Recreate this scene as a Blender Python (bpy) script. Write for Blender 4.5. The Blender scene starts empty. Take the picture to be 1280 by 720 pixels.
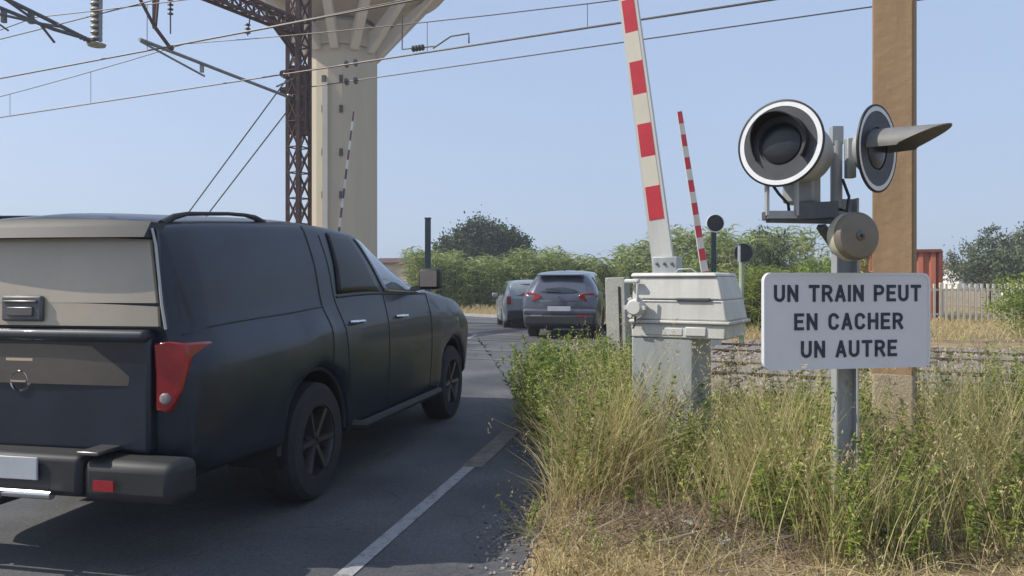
import bpy, math, random
import numpy as np
from mathutils import Vector, Matrix
S = bpy.context.scene
COL = S.collection
R = math.radians
rng = np.random.default_rng(7)
random.seed(7)

# ------------------------------------------------------------------ camera, sky, sun, exposure
EYE = 1.45
cam = bpy.data.objects.new('camera', bpy.data.cameras.new('camera'))
COL.objects.link(cam)
cam.location = (0, 0, EYE); cam.rotation_euler = (R(90), 0, 0)
cam.data.lens = 28.125; cam.data.sensor_width = 36
cam.data.shift_y = -10/1280; cam.data.clip_end = 6000; cam.data.clip_start = 0.05
S.camera = cam
SH = Vector((1.0, 0.10, -1.0)).normalized()          # direction the sunlight travels
to_sun = -SH
ELEV = math.asin(to_sun.z)
W = bpy.data.worlds.new('World'); S.world = W; W.use_nodes = True
wn = W.node_tree.nodes; wl = W.node_tree.links
bg = wn['Background']; sky = wn.new('ShaderNodeTexSky'); sky.sky_type = 'NISHITA'
sky.sun_disc = False; sky.sun_elevation = ELEV
sky.sun_rotation = math.atan2(to_sun.x, to_sun.y)
sky.air_density = 1.0; sky.dust_density = 1.6; sky.ozone_density = 2.6; sky.altitude = 0
bg.inputs['Strength'].default_value = 0.13
veil = wn.new('ShaderNodeMix'); veil.data_type = 'RGBA'; veil.inputs[0].default_value = .6      # thin summer haze over the whole sky
veil.inputs[7].default_value = (4.0, 5.1, 7.2, 1)
wl.new(sky.outputs[0], veil.inputs[6]); wl.new(veil.outputs[2], bg.inputs['Color'])
sun = bpy.data.objects.new('sun', bpy.data.lights.new('sun', 'SUN')); COL.objects.link(sun)
sun.data.energy = 5.0; sun.data.angle = R(0.5); sun.data.color = (1.0, 0.93, 0.82)
sun.rotation_euler = SH.to_track_quat('-Z', 'Y').to_euler()
S.view_settings.view_transform = 'Standard'; S.view_settings.look = 'None'
S.view_settings.gamma = 1; S.view_settings.use_curve_mapping = False
S.view_settings.exposure = 0.1

# ------------------------------------------------------------------ materials
def mat(name, color, rough=.7, metal=0, var=.12, scale=6, bump=0, bscale=60, coat=0, spec=.5, color2=None, alpha=1, streak=False):
    m = bpy.data.materials.new(name); m.use_nodes = True
    n, l = m.node_tree.nodes, m.node_tree.links
    b = n['Principled BSDF']
    b.inputs['Roughness'].default_value = rough; b.inputs['Metallic'].default_value = metal
    b.inputs['Coat Weight'].default_value = coat; b.inputs['Coat Roughness'].default_value = .05
    b.inputs['Specular IOR Level'].default_value = spec
    tc = n.new('ShaderNodeTexCoord')
    mp = n.new('ShaderNodeMapping'); l.new(tc.outputs['Object'], mp.inputs[0])
    if streak: mp.inputs['Scale'].default_value = (1, 1, .12)
    nz = n.new('ShaderNodeTexNoise'); nz.inputs['Scale'].default_value = scale
    nz.inputs['Detail'].default_value = 8; nz.inputs['Roughness'].default_value = .62
    l.new(mp.outputs[0], nz.inputs['Vector'])
    r = n.new('ShaderNodeValToRGB'); r.color_ramp.elements[0].position = .32; r.color_ramp.elements[1].position = .68
    c2 = color2 or tuple(min(1, c*(1+var)) for c in color)
    c1 = tuple(c*(1-var) for c in color) if not color2 else color
    r.color_ramp.elements[0].color = (*c1, 1); r.color_ramp.elements[1].color = (*c2, 1)
    l.new(nz.outputs[0], r.inputs[0]); l.new(r.outputs[0], b.inputs['Base Color'])
    if bump:
        n2 = n.new('ShaderNodeTexNoise'); n2.inputs['Scale'].default_value = bscale; n2.inputs['Detail'].default_value = 6
        l.new(tc.outputs['Object'], n2.inputs['Vector'])
        bp = n.new('ShaderNodeBump'); bp.inputs['Strength'].default_value = bump; bp.inputs['Distance'].default_value = .02
        l.new(n2.outputs[0], bp.inputs['Height']); l.new(bp.outputs[0], b.inputs['Normal'])
    return m

def leafmat(name, cols, rough=.6, trans=.25):
    """cols: colour stops picked per face by the 'rnd' attribute"""
    m = bpy.data.materials.new(name); m.use_nodes = True
    n, l = m.node_tree.nodes, m.node_tree.links
    b = n['Principled BSDF']; b.inputs['Roughness'].default_value = rough; b.inputs['Specular IOR Level'].default_value = .3
    a = n.new('ShaderNodeAttribute'); a.attribute_name = 'rnd'
    r = n.new('ShaderNodeValToRGB')
    el = r.color_ramp.elements
    while len(el) < len(cols): el.new(.5)
    for i, c in enumerate(cols):
        el[i].position = i/(len(cols)-1); el[i].color = (*c, 1)
    l.new(a.outputs['Fac'], r.inputs[0]); l.new(r.outputs[0], b.inputs['Base Color'])
    t = n.new('ShaderNodeBsdfTranslucent'); l.new(r.outputs[0], t.inputs[0])
    mx = n.new('ShaderNodeMixShader'); mx.inputs[0].default_value = trans
    l.new(b.outputs[0], mx.inputs[1]); l.new(t.outputs[0], mx.inputs[2])
    l.new(mx.outputs[0], n['Material Output'].inputs[0])
    return m

M = {}
M['truck'] = mat('navy_paint', (.010, .017, .030), .40, .1, .25, 4, coat=.3, spec=.4)
M['truckdusty'] = mat('navy_paint_dusty', (.02, .026, .036), .5, .1, .3, 9, coat=.2)
M['dglass'] = mat('tinted_glass', (.012, .015, .018), .06, 0, .1, 2, spec=.8, coat=.4)
M['hglass'] = mat('beige_reflection_glass', (.36, .31, .235), .3, .0, .15, 1.2, spec=.7, coat=.4)  # beige surroundings mirrored in the hatch are put into the base colour
M['sglass'] = mat('side_glass', (.09, .125, .16), .06, 0, .1, 2, spec=1, coat=.6)  # sky seen through the front side window is put into the colour
M['bglass'] = mat('privacy_glass', (.006, .007, .009), .3, 0, .1, 2, spec=.3)
M['mirrorglass'] = mat('mirror_glass', (.20, .175, .16), .3, 0, .1, 9)
M['darkband'] = mat('faded_dark_band', (.10, .05, .055), .6, 0, .15, 7)
M['tyre'] = mat('rubber', (.02, .02, .021), .85, 0, .25, 20, bump=.2)
M['blackpl'] = mat('black_plastic', (.018, .019, .021), .6, 0, .2, 15)
M['alloy'] = mat('alloy', (.16, .15, .15), .35, .8, .15, 8)
M['edgehighlight'] = mat('pale_edge_highlight', (.42, .42, .42), .4, .2, .1, 8)
M['chrome'] = mat('chrome', (.75, .75, .75), .12, 1, .05, 8)
M['redlens'] = mat('red_lens', (.28, .012, .014), .18, 0, .1, 20, coat=.6)
M['clearlens'] = mat('clear_lens', (.55, .56, .58), .15, 0, .1, 20, coat=.6)
M['plate'] = mat('number_plate', (.42, .44, .46), .4, 0, .06, 5)
M['suvpaint'] = mat('slate_blue_paint', (.075, .085, .115), .3, .3, .1, 3, coat=.8)
M['greypaint'] = mat('silver_paint', (.26, .28, .29), .35, .3, .1, 3, coat=.5)
M['white'] = mat('weathered_white_paint', (.47, .455, .41), .55, 0, .07, 7, bump=.06, color2=(.61, .61, .585), streak=True)
M['cream'] = mat('cream_paint', (.60, .57, .46), .5, 0, .06, 5)
M['redband'] = mat('red_band', (.50, .03, .045), .45, 0, .12, 7)
M['greysteel'] = mat('grey_painted_steel', (.33, .35, .355), .5, .1, .18, 7, bump=.05, streak=True)
M['greydark'] = mat('dark_grey_steel', (.10, .105, .11), .5, .3, .25, 10)
M['black'] = mat('matt_black', (.012, .012, .013), .55, 0, .3, 10)
M['concrete'] = mat('concrete', (.34, .335, .31), .9, 0, .15, 5, bump=.25, bscale=40)
M['towerc'] = mat('tower_concrete', (.43, .38, .285), .9, 0, .1, .5, bump=.1, bscale=6, streak=True)
M['towerlight'] = mat('tower_pale_concrete', (.56, .53, .46), .9, 0, .08, .5, bump=.1, bscale=6)
M['rust'] = mat('rusty_brown_steel', (.085, .045, .038), .8, .1, .35, 6, bump=.1)
M['wire'] = mat('wire_metal', (.10, .09, .085), .5, .5, .2, 6)
M['galv'] = mat('galvanised_steel', (.22, .225, .23), .5, .5, .15, 6)
M['porcelain'] = mat('brown_porcelain', (.05, .04, .04), .3, 0, .2, 6, coat=.5)
M['grimy'] = mat('grimy_insulator', (.27, .27, .24), .5, 0, .45, 9)
M['ochre'] = mat('ochre_weathered_post', (.20, .13, .072), .9, 0, .12, 2.5, bump=.3, bscale=18, color2=(.33, .225, .13), streak=True)
M['signwhite'] = mat('sign_face', (.60, .62, .65), .45, 0, .03, 6)
M['ink'] = mat('dark_blue_lettering', (.012, .025, .05), .5, 0, .1, 10)
M['bell'] = mat('bell_taupe', (.17, .15, .115), .5, .1, .12, 9)
M['belledge'] = mat('bell_cream', (.50, .47, .35), .5, .05, .1, 9)
M['lens'] = mat('signal_lens', (.008, .009, .012), .35, 0, .1, 9, coat=.1)
M['discface'] = mat('signal_disc_face', (.035, .038, .045), .5, 0, .25, 12)
M['ringwhite'] = mat('ring_white', (.66, .68, .70), .5, 0, .06, 15)
M['orange'] = mat('orange_corrugated', (.36, .12, .07), .6, .1, .2, 2, streak=True)
M['fence'] = mat('fence_cream', (.62, .58, .47), .7, 0, .1, 3)
M['bark'] = mat('bark', (.11, .085, .06), .95, 0, .3, 6, bump=.4, bscale=20)
M['plaster'] = mat('plaster_wall', (.52, .46, .36), .9, 0, .08, 1)
M['whitewall'] = mat('white_wall', (.72, .71, .68), .9, 0, .06, 1)
M['tiles'] = mat('roof_tiles', (.33, .15, .09), .9, 0, .2, 3)
M['slate'] = mat('slate_roof', (.24, .26, .27), .8, 0, .15, 2)
M['greenpost'] = mat('dark_teal_post', (.025, .05, .055), .5, .1, .2, 6)
M['palegreen'] = mat('pale_green_post', (.30, .36, .24), .7, 0, .15, 6)
M['rail'] = mat('rail_steel', (.33, .29, .26), .35, .8, .2, 8)
M['railside'] = mat('rail_rust', (.10, .055, .035), .9, .1, .3, 8)
M['sleeper'] = mat('sleeper', (.20, .18, .16), .95, 0, .25, 4, bump=.3)
M['litter'] = mat('litter_paper', (.62, .62, .6), .8, 0, .15, 10)

def ground_mat():
    m = bpy.data.materials.new('dry_ground'); m.use_nodes = True
    n, l = m.node_tree.nodes, m.node_tree.links; b = n['Principled BSDF']; b.inputs['Roughness'].default_value = .95
    tc = n.new('ShaderNodeTexCoord')
    def noise(sc, det=8):
        z = n.new('ShaderNodeTexNoise'); z.inputs['Scale'].default_value = sc; z.inputs['Detail'].default_value = det
        l.new(tc.outputs['Object'], z.inputs['Vector']); return z
    a, c, d = noise(.35), noise(3.5), noise(45, 5)
    r1 = n.new('ShaderNodeValToRGB'); e = r1.color_ramp.elements
    e[0].position = .35; e[0].color = (.20, .145, .085, 1); e[1].position = .65; e[1].color = (.40, .31, .17, 1)
    k = e.new(.5); k.color = (.31, .235, .135, 1)
    r2 = n.new('ShaderNodeValToRGB'); e = r2.color_ramp.elements
    e[0].position = .4; e[0].color = (.55, .5, .45, 1); e[1].position = .62; e[1].color = (1.1, 1.05, 1, 1)
    l.new(a.outputs[0], r1.inputs[0]); l.new(c.outputs[0], r2.inputs[0])
    mx = n.new('ShaderNodeMix'); mx.data_type = 'RGBA'; mx.blend_type = 'MULTIPLY'; mx.inputs[0].default_value = .8
    l.new(r1.outputs[0], mx.inputs[6]); l.new(r2.outputs[0], mx.inputs[7]); l.new(mx.outputs[2], b.inputs['Base Color'])
    bp = n.new('ShaderNodeBump'); bp.inputs['Strength'].default_value = .6; bp.inputs['Distance'].default_value = .03
    l.new(d.outputs[0], bp.inputs['Height']); l.new(bp.outputs[0], b.inputs['Normal'])
    return m
M['ground'] = ground_mat()

def asphalt_mat():
    m = bpy.data.materials.new('asphalt'); m.use_nodes = True
    n, l = m.node_tree.nodes, m.node_tree.links; b = n['Principled BSDF']; b.inputs['Roughness'].default_value = .82
    tc = n.new('ShaderNodeTexCoord')
    z1 = n.new('ShaderNodeTexNoise'); z1.inputs['Scale'].default_value = .8; z1.inputs['Detail'].default_value = 8
    z2 = n.new('ShaderNodeTexNoise'); z2.inputs['Scale'].default_value = 75; z2.inputs['Detail'].default_value = 6; z2.inputs['Roughness'].default_value = .8
    for z in (z1, z2): l.new(tc.outputs['Object'], z.inputs['Vector'])
    r1 = n.new('ShaderNodeValToRGB'); e = r1.color_ramp.elements
    e[0].position = .3; e[0].color = (.042, .045, .052, 1); e[1].position = .7; e[1].color = (.115, .117, .122, 1)
    r2 = n.new('ShaderNodeValToRGB'); e = r2.color_ramp.elements
    e[0].position = .35; e[0].color = (.5, .5, .5, 1); e[1].position = .66; e[1].color = (1.5, 1.48, 1.45, 1)
    l.new(z1.outputs[0], r1.inputs[0]); l.new(z2.outputs[0], r2.inputs[0])
    mx = n.new('ShaderNodeMix'); mx.data_type = 'RGBA'; mx.blend_type = 'MULTIPLY'; mx.inputs[0].default_value = 1
    l.new(r1.outputs[0], mx.inputs[6]); l.new(r2.outputs[0], mx.inputs[7])
    # cracks
    v = n.new('ShaderNodeTexVoronoi'); v.feature = 'DISTANCE_TO_EDGE'; v.inputs['Scale'].default_value = .55
    zz = n.new('ShaderNodeTexNoise'); zz.inputs['Scale'].default_value = 2.5; l.new(tc.outputs['Object'], zz.inputs['Vector'])
    ad = n.new('ShaderNodeVectorMath'); ad.operation = 'ADD'; l.new(tc.outputs['Object'], ad.inputs[0]); l.new(zz.outputs['Color'], ad.inputs[1])
    l.new(ad.outputs[0], v.inputs['Vector'])
    r3 = n.new('ShaderNodeValToRGB'); e = r3.color_ramp.elements
    e[0].position = .0; e[0].color = (.7, .7, .7, 1); e[1].position = .008; e[1].color = (1, 1, 1, 1)
    l.new(v.outputs['Distance'], r3.inputs[0])
    m2 = n.new('ShaderNodeMix'); m2.data_type = 'RGBA'; m2.blend_type = 'MULTIPLY'; m2.inputs[0].default_value = 1
    l.new(mx.outputs[2], m2.inputs[6]); l.new(r3.outputs[0], m2.inputs[7]); l.new(m2.outputs[2], b.inputs['Base Color'])
    bp = n.new('ShaderNodeBump'); bp.inputs['Strength'].default_value = .35; bp.inputs['Distance'].default_value = .006
    l.new(z2.outputs[0], bp.inputs['Height']); l.new(bp.outputs[0], b.inputs['Normal'])
    return m
M['asphalt'] = asphalt_mat()

def worn_paint():
    m = bpy.data.materials.new('worn_road_paint'); m.use_nodes = True
    n, l = m.node_tree.nodes, m.node_tree.links; b = n['Principled BSDF']; b.inputs['Roughness'].default_value = .8
    tc = n.new('ShaderNodeTexCoord'); z = n.new('ShaderNodeTexNoise'); z.inputs['Scale'].default_value = 14; z.inputs['Detail'].default_value = 9
    z.inputs['Roughness'].default_value = .75
    l.new(tc.outputs['Object'], z.inputs['Vector'])
    r = n.new('ShaderNodeValToRGB'); e = r.color_ramp.elements
    e[0].position = .38; e[0].color = (.16, .155, .15, 1); e[1].position = .5; e[1].color = (.30, .30, .30, 1)
    l.new(z.outputs[0], r.inputs[0]); l.new(r.outputs[0], b.inputs['Base Color']); return m
M['roadpaint'] = worn_paint()
M['dustpaint'] = mat('dusty_verge_strip', (.17, .145, .12), .95, 0, .3, 8, bump=.3)

# ------------------------------------------------------------------ mesh helpers
class MB:
    def __init__(s): s.v, s.f, s.m, s.k = [], [], [], 0
    def add(s, vs, fs, mi=0):
        o = len(s.v); s.v += [tuple(v) for v in vs]
        s.f += [tuple(i+o for i in f) for f in fs]; s.m += [mi]*len(fs)
        return s
    def box(s, c, d, rot=None, mi=0, taper=1.0):
        x, y, z = d[0]/2, d[1]/2, d[2]/2; vs = []
        for sz in (-1, 1):
            t = 1 if sz < 0 else taper
            for a, b in ((-1, -1), (1, -1), (1, 1), (-1, 1)): vs.append(Vector((a*x*t, b*y*t, sz*z)))
        if rot is not None: vs = [rot @ v for v in vs]
        vs = [v+Vector(c) for v in vs]
        return s.add(vs, [(0, 3, 2, 1), (4, 5, 6, 7), (0, 1, 5, 4), (1, 2, 6, 5), (2, 3, 7, 6), (3, 0, 4, 7)], mi)
    def bar(s, a, b, w, h=None, mi=0):
        a, b = Vector(a), Vector(b); d = b-a; h = h or w
        return s.box((a+b)/2, (w, h, d.length), d.to_track_quat('Z', 'Y').to_matrix(), mi)
    def tube(s, pts, r, n=8, mi=0, cap=True):
        pts = [Vector(p) for p in pts]; vs, fs = [], []
        rr = r if hasattr(r, '__len__') else [r]*len(pts)
        prev = None
        for i, p in enumerate(pts):
            d = (pts[min(i+1, len(pts)-1)]-pts[max(i-1, 0)]).normalized()
            if prev is None:
                up = Vector((0, 0, 1)) if abs(d.z) < .9 else Vector((1, 0, 0))
                a = d.cross(up).normalized()
            else: a = (prev-d*prev.dot(d)).normalized()
            prev = a; b = d.cross(a)
            for k in range(n):
                t = 2*math.pi*k/n; vs.append(p+(a*math.cos(t)+b*math.sin(t))*rr[i])
        for i in range(len(pts)-1):
            for k in range(n):
                k2 = (k+1) % n; fs.append((i*n+k, i*n+k2, (i+1)*n+k2, (i+1)*n+k))
        if cap:
            fs.append(tuple(range(n-1, -1, -1))); fs.append(tuple((len(pts)-1)*n+k for k in range(n)))
        return s.add(vs, fs, mi)
    def lathe(s, prof, origin=(0, 0, 0), axis=(0, 0, 1), n=32, mi=0, a0=0, a1=360):
        """prof: (radius, distance along axis)"""
        q = Vector(axis).normalized().to_track_quat('Z', 'Y').to_matrix(); o = Vector(origin); vs, fs = [], []
        full = abs(a1-a0) >= 360; cnt = n if full else n+1
        for r, h in prof:
            for k in range(cnt):
                t = R(a0)+R(a1-a0)*k/n; vs.append(o+q @ Vector((r*math.cos(t), r*math.sin(t), h)))
        for i in range(len(prof)-1):
            for k in range(n):
                k2 = (k+1) % cnt if full else k+1
                fs.append((i*cnt+k, i*cnt+k2, (i+1)*cnt+k2, (i+1)*cnt+k))
        return s.add(vs, fs, mi)
    def prism(s, outline, fn0, fn1, mi=0):
        """outline 2D; fn0/fn1 map a 2D point to the 3D near and far faces"""
        n = len(outline); vs = [fn0(p) for p in outline]+[fn1(p) for p in outline]
        fs = [tuple(range(n)), tuple(range(2*n-1, n-1, -1))]+[(i, i+n, (i+1) % n+n, (i+1) % n) for i in range(n)]
        return s.add(vs, fs, mi)
    def build(s, name, mats, parent=None, smooth=False, bevel=0, seg=2, loc=None, rotz=None):
        me = bpy.data.meshes.new(name); me.from_pydata(s.v, [], s.f)
        for m in (mats if isinstance(mats, (list, tuple)) else [mats]): me.materials.append(m)
        for p, mi in zip(me.polygons, s.m): p.material_index = mi
        me.validate(); me.update()
        import bmesh
        bm = bmesh.new(); bm.from_mesh(me); bmesh.ops.recalc_face_normals(bm, faces=bm.faces); bm.to_mesh(me); bm.free()
        if smooth:
            me.shade_smooth()
            me.set_sharp_from_angle(angle=R(38))
        o = bpy.data.objects.new(name, me); COL.objects.link(o)
        if parent: o.parent = parent
        if loc: o.location = loc
        if rotz is not None: o.rotation_euler[2] = rotz
        if bevel:
            b = o.modifiers.new('bevel', 'BEVEL'); b.width = bevel; b.segments = seg; b.limit_method = 'ANGLE'; b.angle_limit = R(35)
            b.harden_normals = False
            if not smooth:
                me.shade_smooth(); me.set_sharp_from_angle(angle=R(38))
        return o

def tag(o, label=None, cat=None, group=None, kind=None):
    if label: o['label'] = label
    if cat: o['category'] = cat
    if group: o['group'] = group
    if kind: o['kind'] = kind
    return o
def thing(name, loc, label, cat, rotz=0, group=None):
    o = bpy.data.objects.new(name, None); COL.objects.link(o); o.empty_display_size = .2
    o.location = loc; o.rotation_euler[2] = rotz
    return tag(o, label, cat, group)
def kids(o): return [c for c in COL.objects if c.parent == o]
def copy_tree(o, parent=None):
    c = o.copy(); COL.objects.link(c); c.parent = parent
    for ch in kids(o): copy_tree(ch, c)
    return c
def npmesh(name, V, F, rnd, mats, mi=None, parent=None, smooth=False):
    me = bpy.data.meshes.new(name)
    V = np.asarray(V, dtype=np.float32); F = np.asarray(F, dtype=np.int32); k = F.shape[1]
    me.vertices.add(len(V)); me.vertices.foreach_set('co', V.ravel())
    me.loops.add(F.size); me.loops.foreach_set('vertex_index', F.ravel())
    me.polygons.add(len(F)); me.polygons.foreach_set('loop_start', np.arange(0, F.size, k, dtype=np.int32))
    for m in (mats if isinstance(mats, (list, tuple)) else [mats]): me.materials.append(m)
    if mi is not None: me.polygons.foreach_set('material_index', np.asarray(mi, dtype=np.int32))
    me.update(calc_edges=True)
    if rnd is not None:
        a = me.attributes.new('rnd', 'FLOAT', 'FACE'); a.data.foreach_set('value', np.clip(np.asarray(rnd, dtype=np.float32), 0, 1))
    me.validate(); me.polygons.foreach_set('use_smooth', [smooth]*len(me.polygons))
    o = bpy.data.objects.new(name, me); COL.objects.link(o)
    if parent: o.parent = parent
    return o

# ------------------------------------------------------------------ ground, road, tracks
TD = Vector((.892, -.452, 0)).normalized(); TN = Vector((-TD.y, TD.x, 0)); T0 = Vector((-.4, 13.5, 0))
def track(s, off, z=0): return T0+TD*s+TN*off+Vector((0, 0, z))
def toff(x, y): return (x-T0.x)*TN.x+(y-T0.y)*TN.y
def sm(a, b, x):
    t = np.clip((x-a)/(b-a), 0, 1); return t*t*(3-2*t)
BASE_Z = 0.0
def hump(x, y):
    o = toff(x, y); return .10*sm(-6.5, -1.2, o)*(1-sm(6.6, 12, o))

def structure(name, mb, m, **k): return tag(mb.build(name, m, **k), kind='structure')
g = MB(); xs = [-1800, -300, -60, -20, 20, 60, 300, 1800]; ys = [-600, -60, -20, 20, 60, 300, 3000]
for y in ys:
    for x in xs: g.v.append((x, y, 0))
for j in range(len(ys)-1):
    for i in range(len(xs)-1):
        a = j*len(xs)+i; g.f.append((a, a+1, a+1+len(xs), a+len(xs))); g.m.append(0)
structure('ground', g, M['ground'])

# road centre path: right edge line as polyline (x, y, heading)
H0 = R(12.2); path = []
x, y, h = -.82-.2162*33.9, 3.9-33.9, H0
ds = .5; 
while y < 60 and len(path) < 260:
    path.append((x, y, h))
    if y > 17 and h > R(-76): h -= ds/15
    x += math.sin(h)*ds; y += math.cos(h)*ds
def road_pt(i, off):                               # off > 0 to the right of the edge line
    x, y, h = path[i]; return (x+math.cos(h)*off, y-math.sin(h)*off)
rd = MB(); offs = [-7.4, -6.4, -4.8, -3.2, -1.6, 0, .82]
for i in range(len(path)):
    for o in offs:
        X, Y = road_pt(i, o); rd.v.append((X, Y, .006+hump(X, Y)))
n = len(offs)
for i in range(len(path)-1):
    for j in range(n-1): rd.f.append((i*n+j, i*n+j+1, (i+1)*n+j+1, (i+1)*n+j)); rd.m.append(0)
for j in (0, n-1):                                 # skirts down to the ground
    b0 = len(rd.v)
    for i in range(len(path)): X, Y, Z = rd.v[i*n+j]; rd.v.append((X, Y, -.02))
    for i in range(len(path)-1): rd.f.append((i*n+j, (i+1)*n+j, b0+i+1, b0+i)); rd.m.append(0)
structure('road', rd, M['asphalt'], smooth=True)

def stripe(name, i0, i1, off, w, m, dash=None, z=.011):
    b = MB()
    for i in range(i0, i1):
        if dash and (i % dash[1]) >= dash[0]: continue
        q = [road_pt(i, off-w/2), road_pt(i, off+w/2), road_pt(i+1, off+w/2), road_pt(i+1, off-w/2)]
        b.add([(X, Y, z+hump(X, Y)) for X, Y in q], [(0, 1, 2, 3)])
    return tag(b.build(name, m), kind='structure')
iy = lambda Y: min(range(len(path)), key=lambda i: abs(path[i][1]-Y) if i < 170 else 1e9)
stripe('edge_line', 0, iy(6.2), 0, .09, M['roadpaint'])
stripe('dusty_strip', iy(6.2), iy(8.6), .02, .16, M['dustpaint'])
stripe('edge_line', iy(18.5), len(path)-2, 0, .11, M['roadpaint'])
stripe('centre_line', 0, len(path)-2, -3.25, .11, M['roadpaint'], dash=(5, 16))
# pale kerb on the far side of the bend
kb = MB()
for i in range(iy(19), len(path)-2):
    a, b = road_pt(i, .98), road_pt(i+1, .98); kb.bar((a[0], a[1], .05), (b[0], b[1], .05), .14, .12)
structure('kerb', kb, M['concrete'])

# ballast bed (a low mound beside the road on both sides) and stones
SR0, SR1 = 3.2, 60
for nm, a, b in (('track_bed', 2.6, 60), ('track_bed', -80, -9.0)):
    t = MB(); prof = [(-1.9, -.01), (-1.3, .055), (6.7, .055), (7.4, -.01)]
    for s_ in np.linspace(a, b, 30):
        for o, z in prof: t.v.append(track(s_, o, z))
    for i in range(29):
        for j in range(3): t.f.append((i*4+j, i*4+j+1, (i+1)*4+j+1, (i+1)*4+j)); t.m.append(0)
    tag(t.build(nm, M['sleeper']), kind='structure')
ico = None
def ico_unit():
    p = (1+5**.5)/2
    v = np.array([(-1, p, 0), (1, p, 0), (-1, -p, 0), (1, -p, 0), (0, -1, p), (0, 1, p), (0, -1, -p), (0, 1, -p), (p, 0, -1), (p, 0, 1), (-p, 0, -1), (-p, 0, 1)], float)
    v /= np.linalg.norm(v[0])
    f = np.array([(0, 11, 5), (0, 5, 1), (0, 1, 7), (0, 7, 10), (0, 10, 11), (1, 5, 9), (5, 11, 4), (11, 10, 2), (10, 7, 6), (7, 1, 8), (3, 9, 4), (3, 4, 2), (3, 2, 6), (3, 6, 8), (3, 8, 9), (4, 9, 5), (2, 4, 11), (6, 2, 10), (8, 6, 7), (9, 8, 1)])
    return v, f
IV, IF = ico_unit()
def stones(name, P, size, m, kind='stuff', label=None, cat=None):
    N = len(P); sc = size*(.6+.8*rng.random((N, 1, 3)))
    V = IV[None]*sc*(1+.25*rng.standard_normal((N, 12, 1)))
    th = rng.random(N)*6.28; c, s_ = np.cos(th)[:, None], np.sin(th)[:, None]
    V = np.stack([V[..., 0]*c-V[..., 1]*s_, V[..., 0]*s_+V[..., 1]*c, V[..., 2]], -1)+P[:, None]
    F = (IF[None]+12*np.arange(N)[:, None, None]).reshape(-1, 3)
    o = npmesh(name, V.reshape(-1, 3), F, np.repeat(rng.random(N), 20), m)
    return tag(o, label, cat, kind=kind)
M['stone'] = leafmat('ballast_stone', [(.10, .075, .06), (.26, .21, .18), (.38, .34, .31)], .9, 0)
s_ = rng.uniform(2.7, 26, 11000); o_ = rng.uniform(-1.85, 7.2, 11000)
P = np.array([list(track(a, b, .05 if -1.3 < b < 6.7 else .015)) for a, b in zip(s_, o_)])
stones('ballast', P, .035, M['stone'], label='brownish grey ballast stones along the railway tracks', cat='ballast')

rail_prof = [(-.036, 0), (.036, 0), (.036, -.03), (.012, -.04), (.012, -.12), (.06, -.135), (-.06, -.135), (-.012, -.12), (-.012, -.04), (-.036, -.03)]
RO = [0, 1.5, 3.8, 5.3]
for k, o in enumerate(RO):
    b = MB(); a0, a1 = track(-90, o, .115), track(60, o, .115)
    nn = len(rail_prof); vs = [a0+TN*p[0]+Vector((0, 0, p[1])) for p in rail_prof]+[a1+TN*p[0]+Vector((0, 0, p[1])) for p in rail_prof]
    b.add(vs, [(i, (i+1) % nn, (i+1) % nn+nn, i+nn) for i in range(nn)], 1); b.m[0] = 0
    ob = b.build('rail', [M['rail'], M['railside']])
    tag(ob, ['steel rail nearest the camera', 'second steel rail, far rail of the near track', 'third steel rail, near rail of the far track', 'farthest steel rail beside the cane thicket side'][k], 'rail', 'rails of the two railway tracks')
sl = MB()
for base in (.75, 4.55):
    for k in range(60):
        s_ = 2.9+k*.62; sl.box(track(s_, base, .035), (.25, 2.5, .1), Matrix.Rotation(math.atan2(TD.y, TD.x), 3, 'Z'))
tag(sl.build('sleepers', M['sleeper']), 'worn sleepers under the two tracks right of the road', 'sleepers', kind='structure')

# ------------------------------------------------------------------ vehicles
def hermite(xk, yk, x):
    xk, yk = np.array(xk, float), np.array(yk, float); d = np.diff(yk)/np.diff(xk)
    m = np.zeros(len(xk)); m[0], m[-1] = d[0], d[-1]
    for i in range(1, len(xk)-1):
        m[i] = 0 if d[i-1]*d[i] <= 0 else 2*d[i-1]*d[i]/(d[i-1]+d[i])
    i = np.clip(np.searchsorted(xk, x)-1, 0, len(xk)-2); hh = xk[i+1]-xk[i]; t = (x-xk[i])/hh
    return (2*t**3-3*t**2+1)*yk[i]+(t**3-2*t**2+t)*hh*m[i]+(-2*t**3+3*t**2)*yk[i+1]+(t**3-t**2)*hh*m[i+1]

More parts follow.
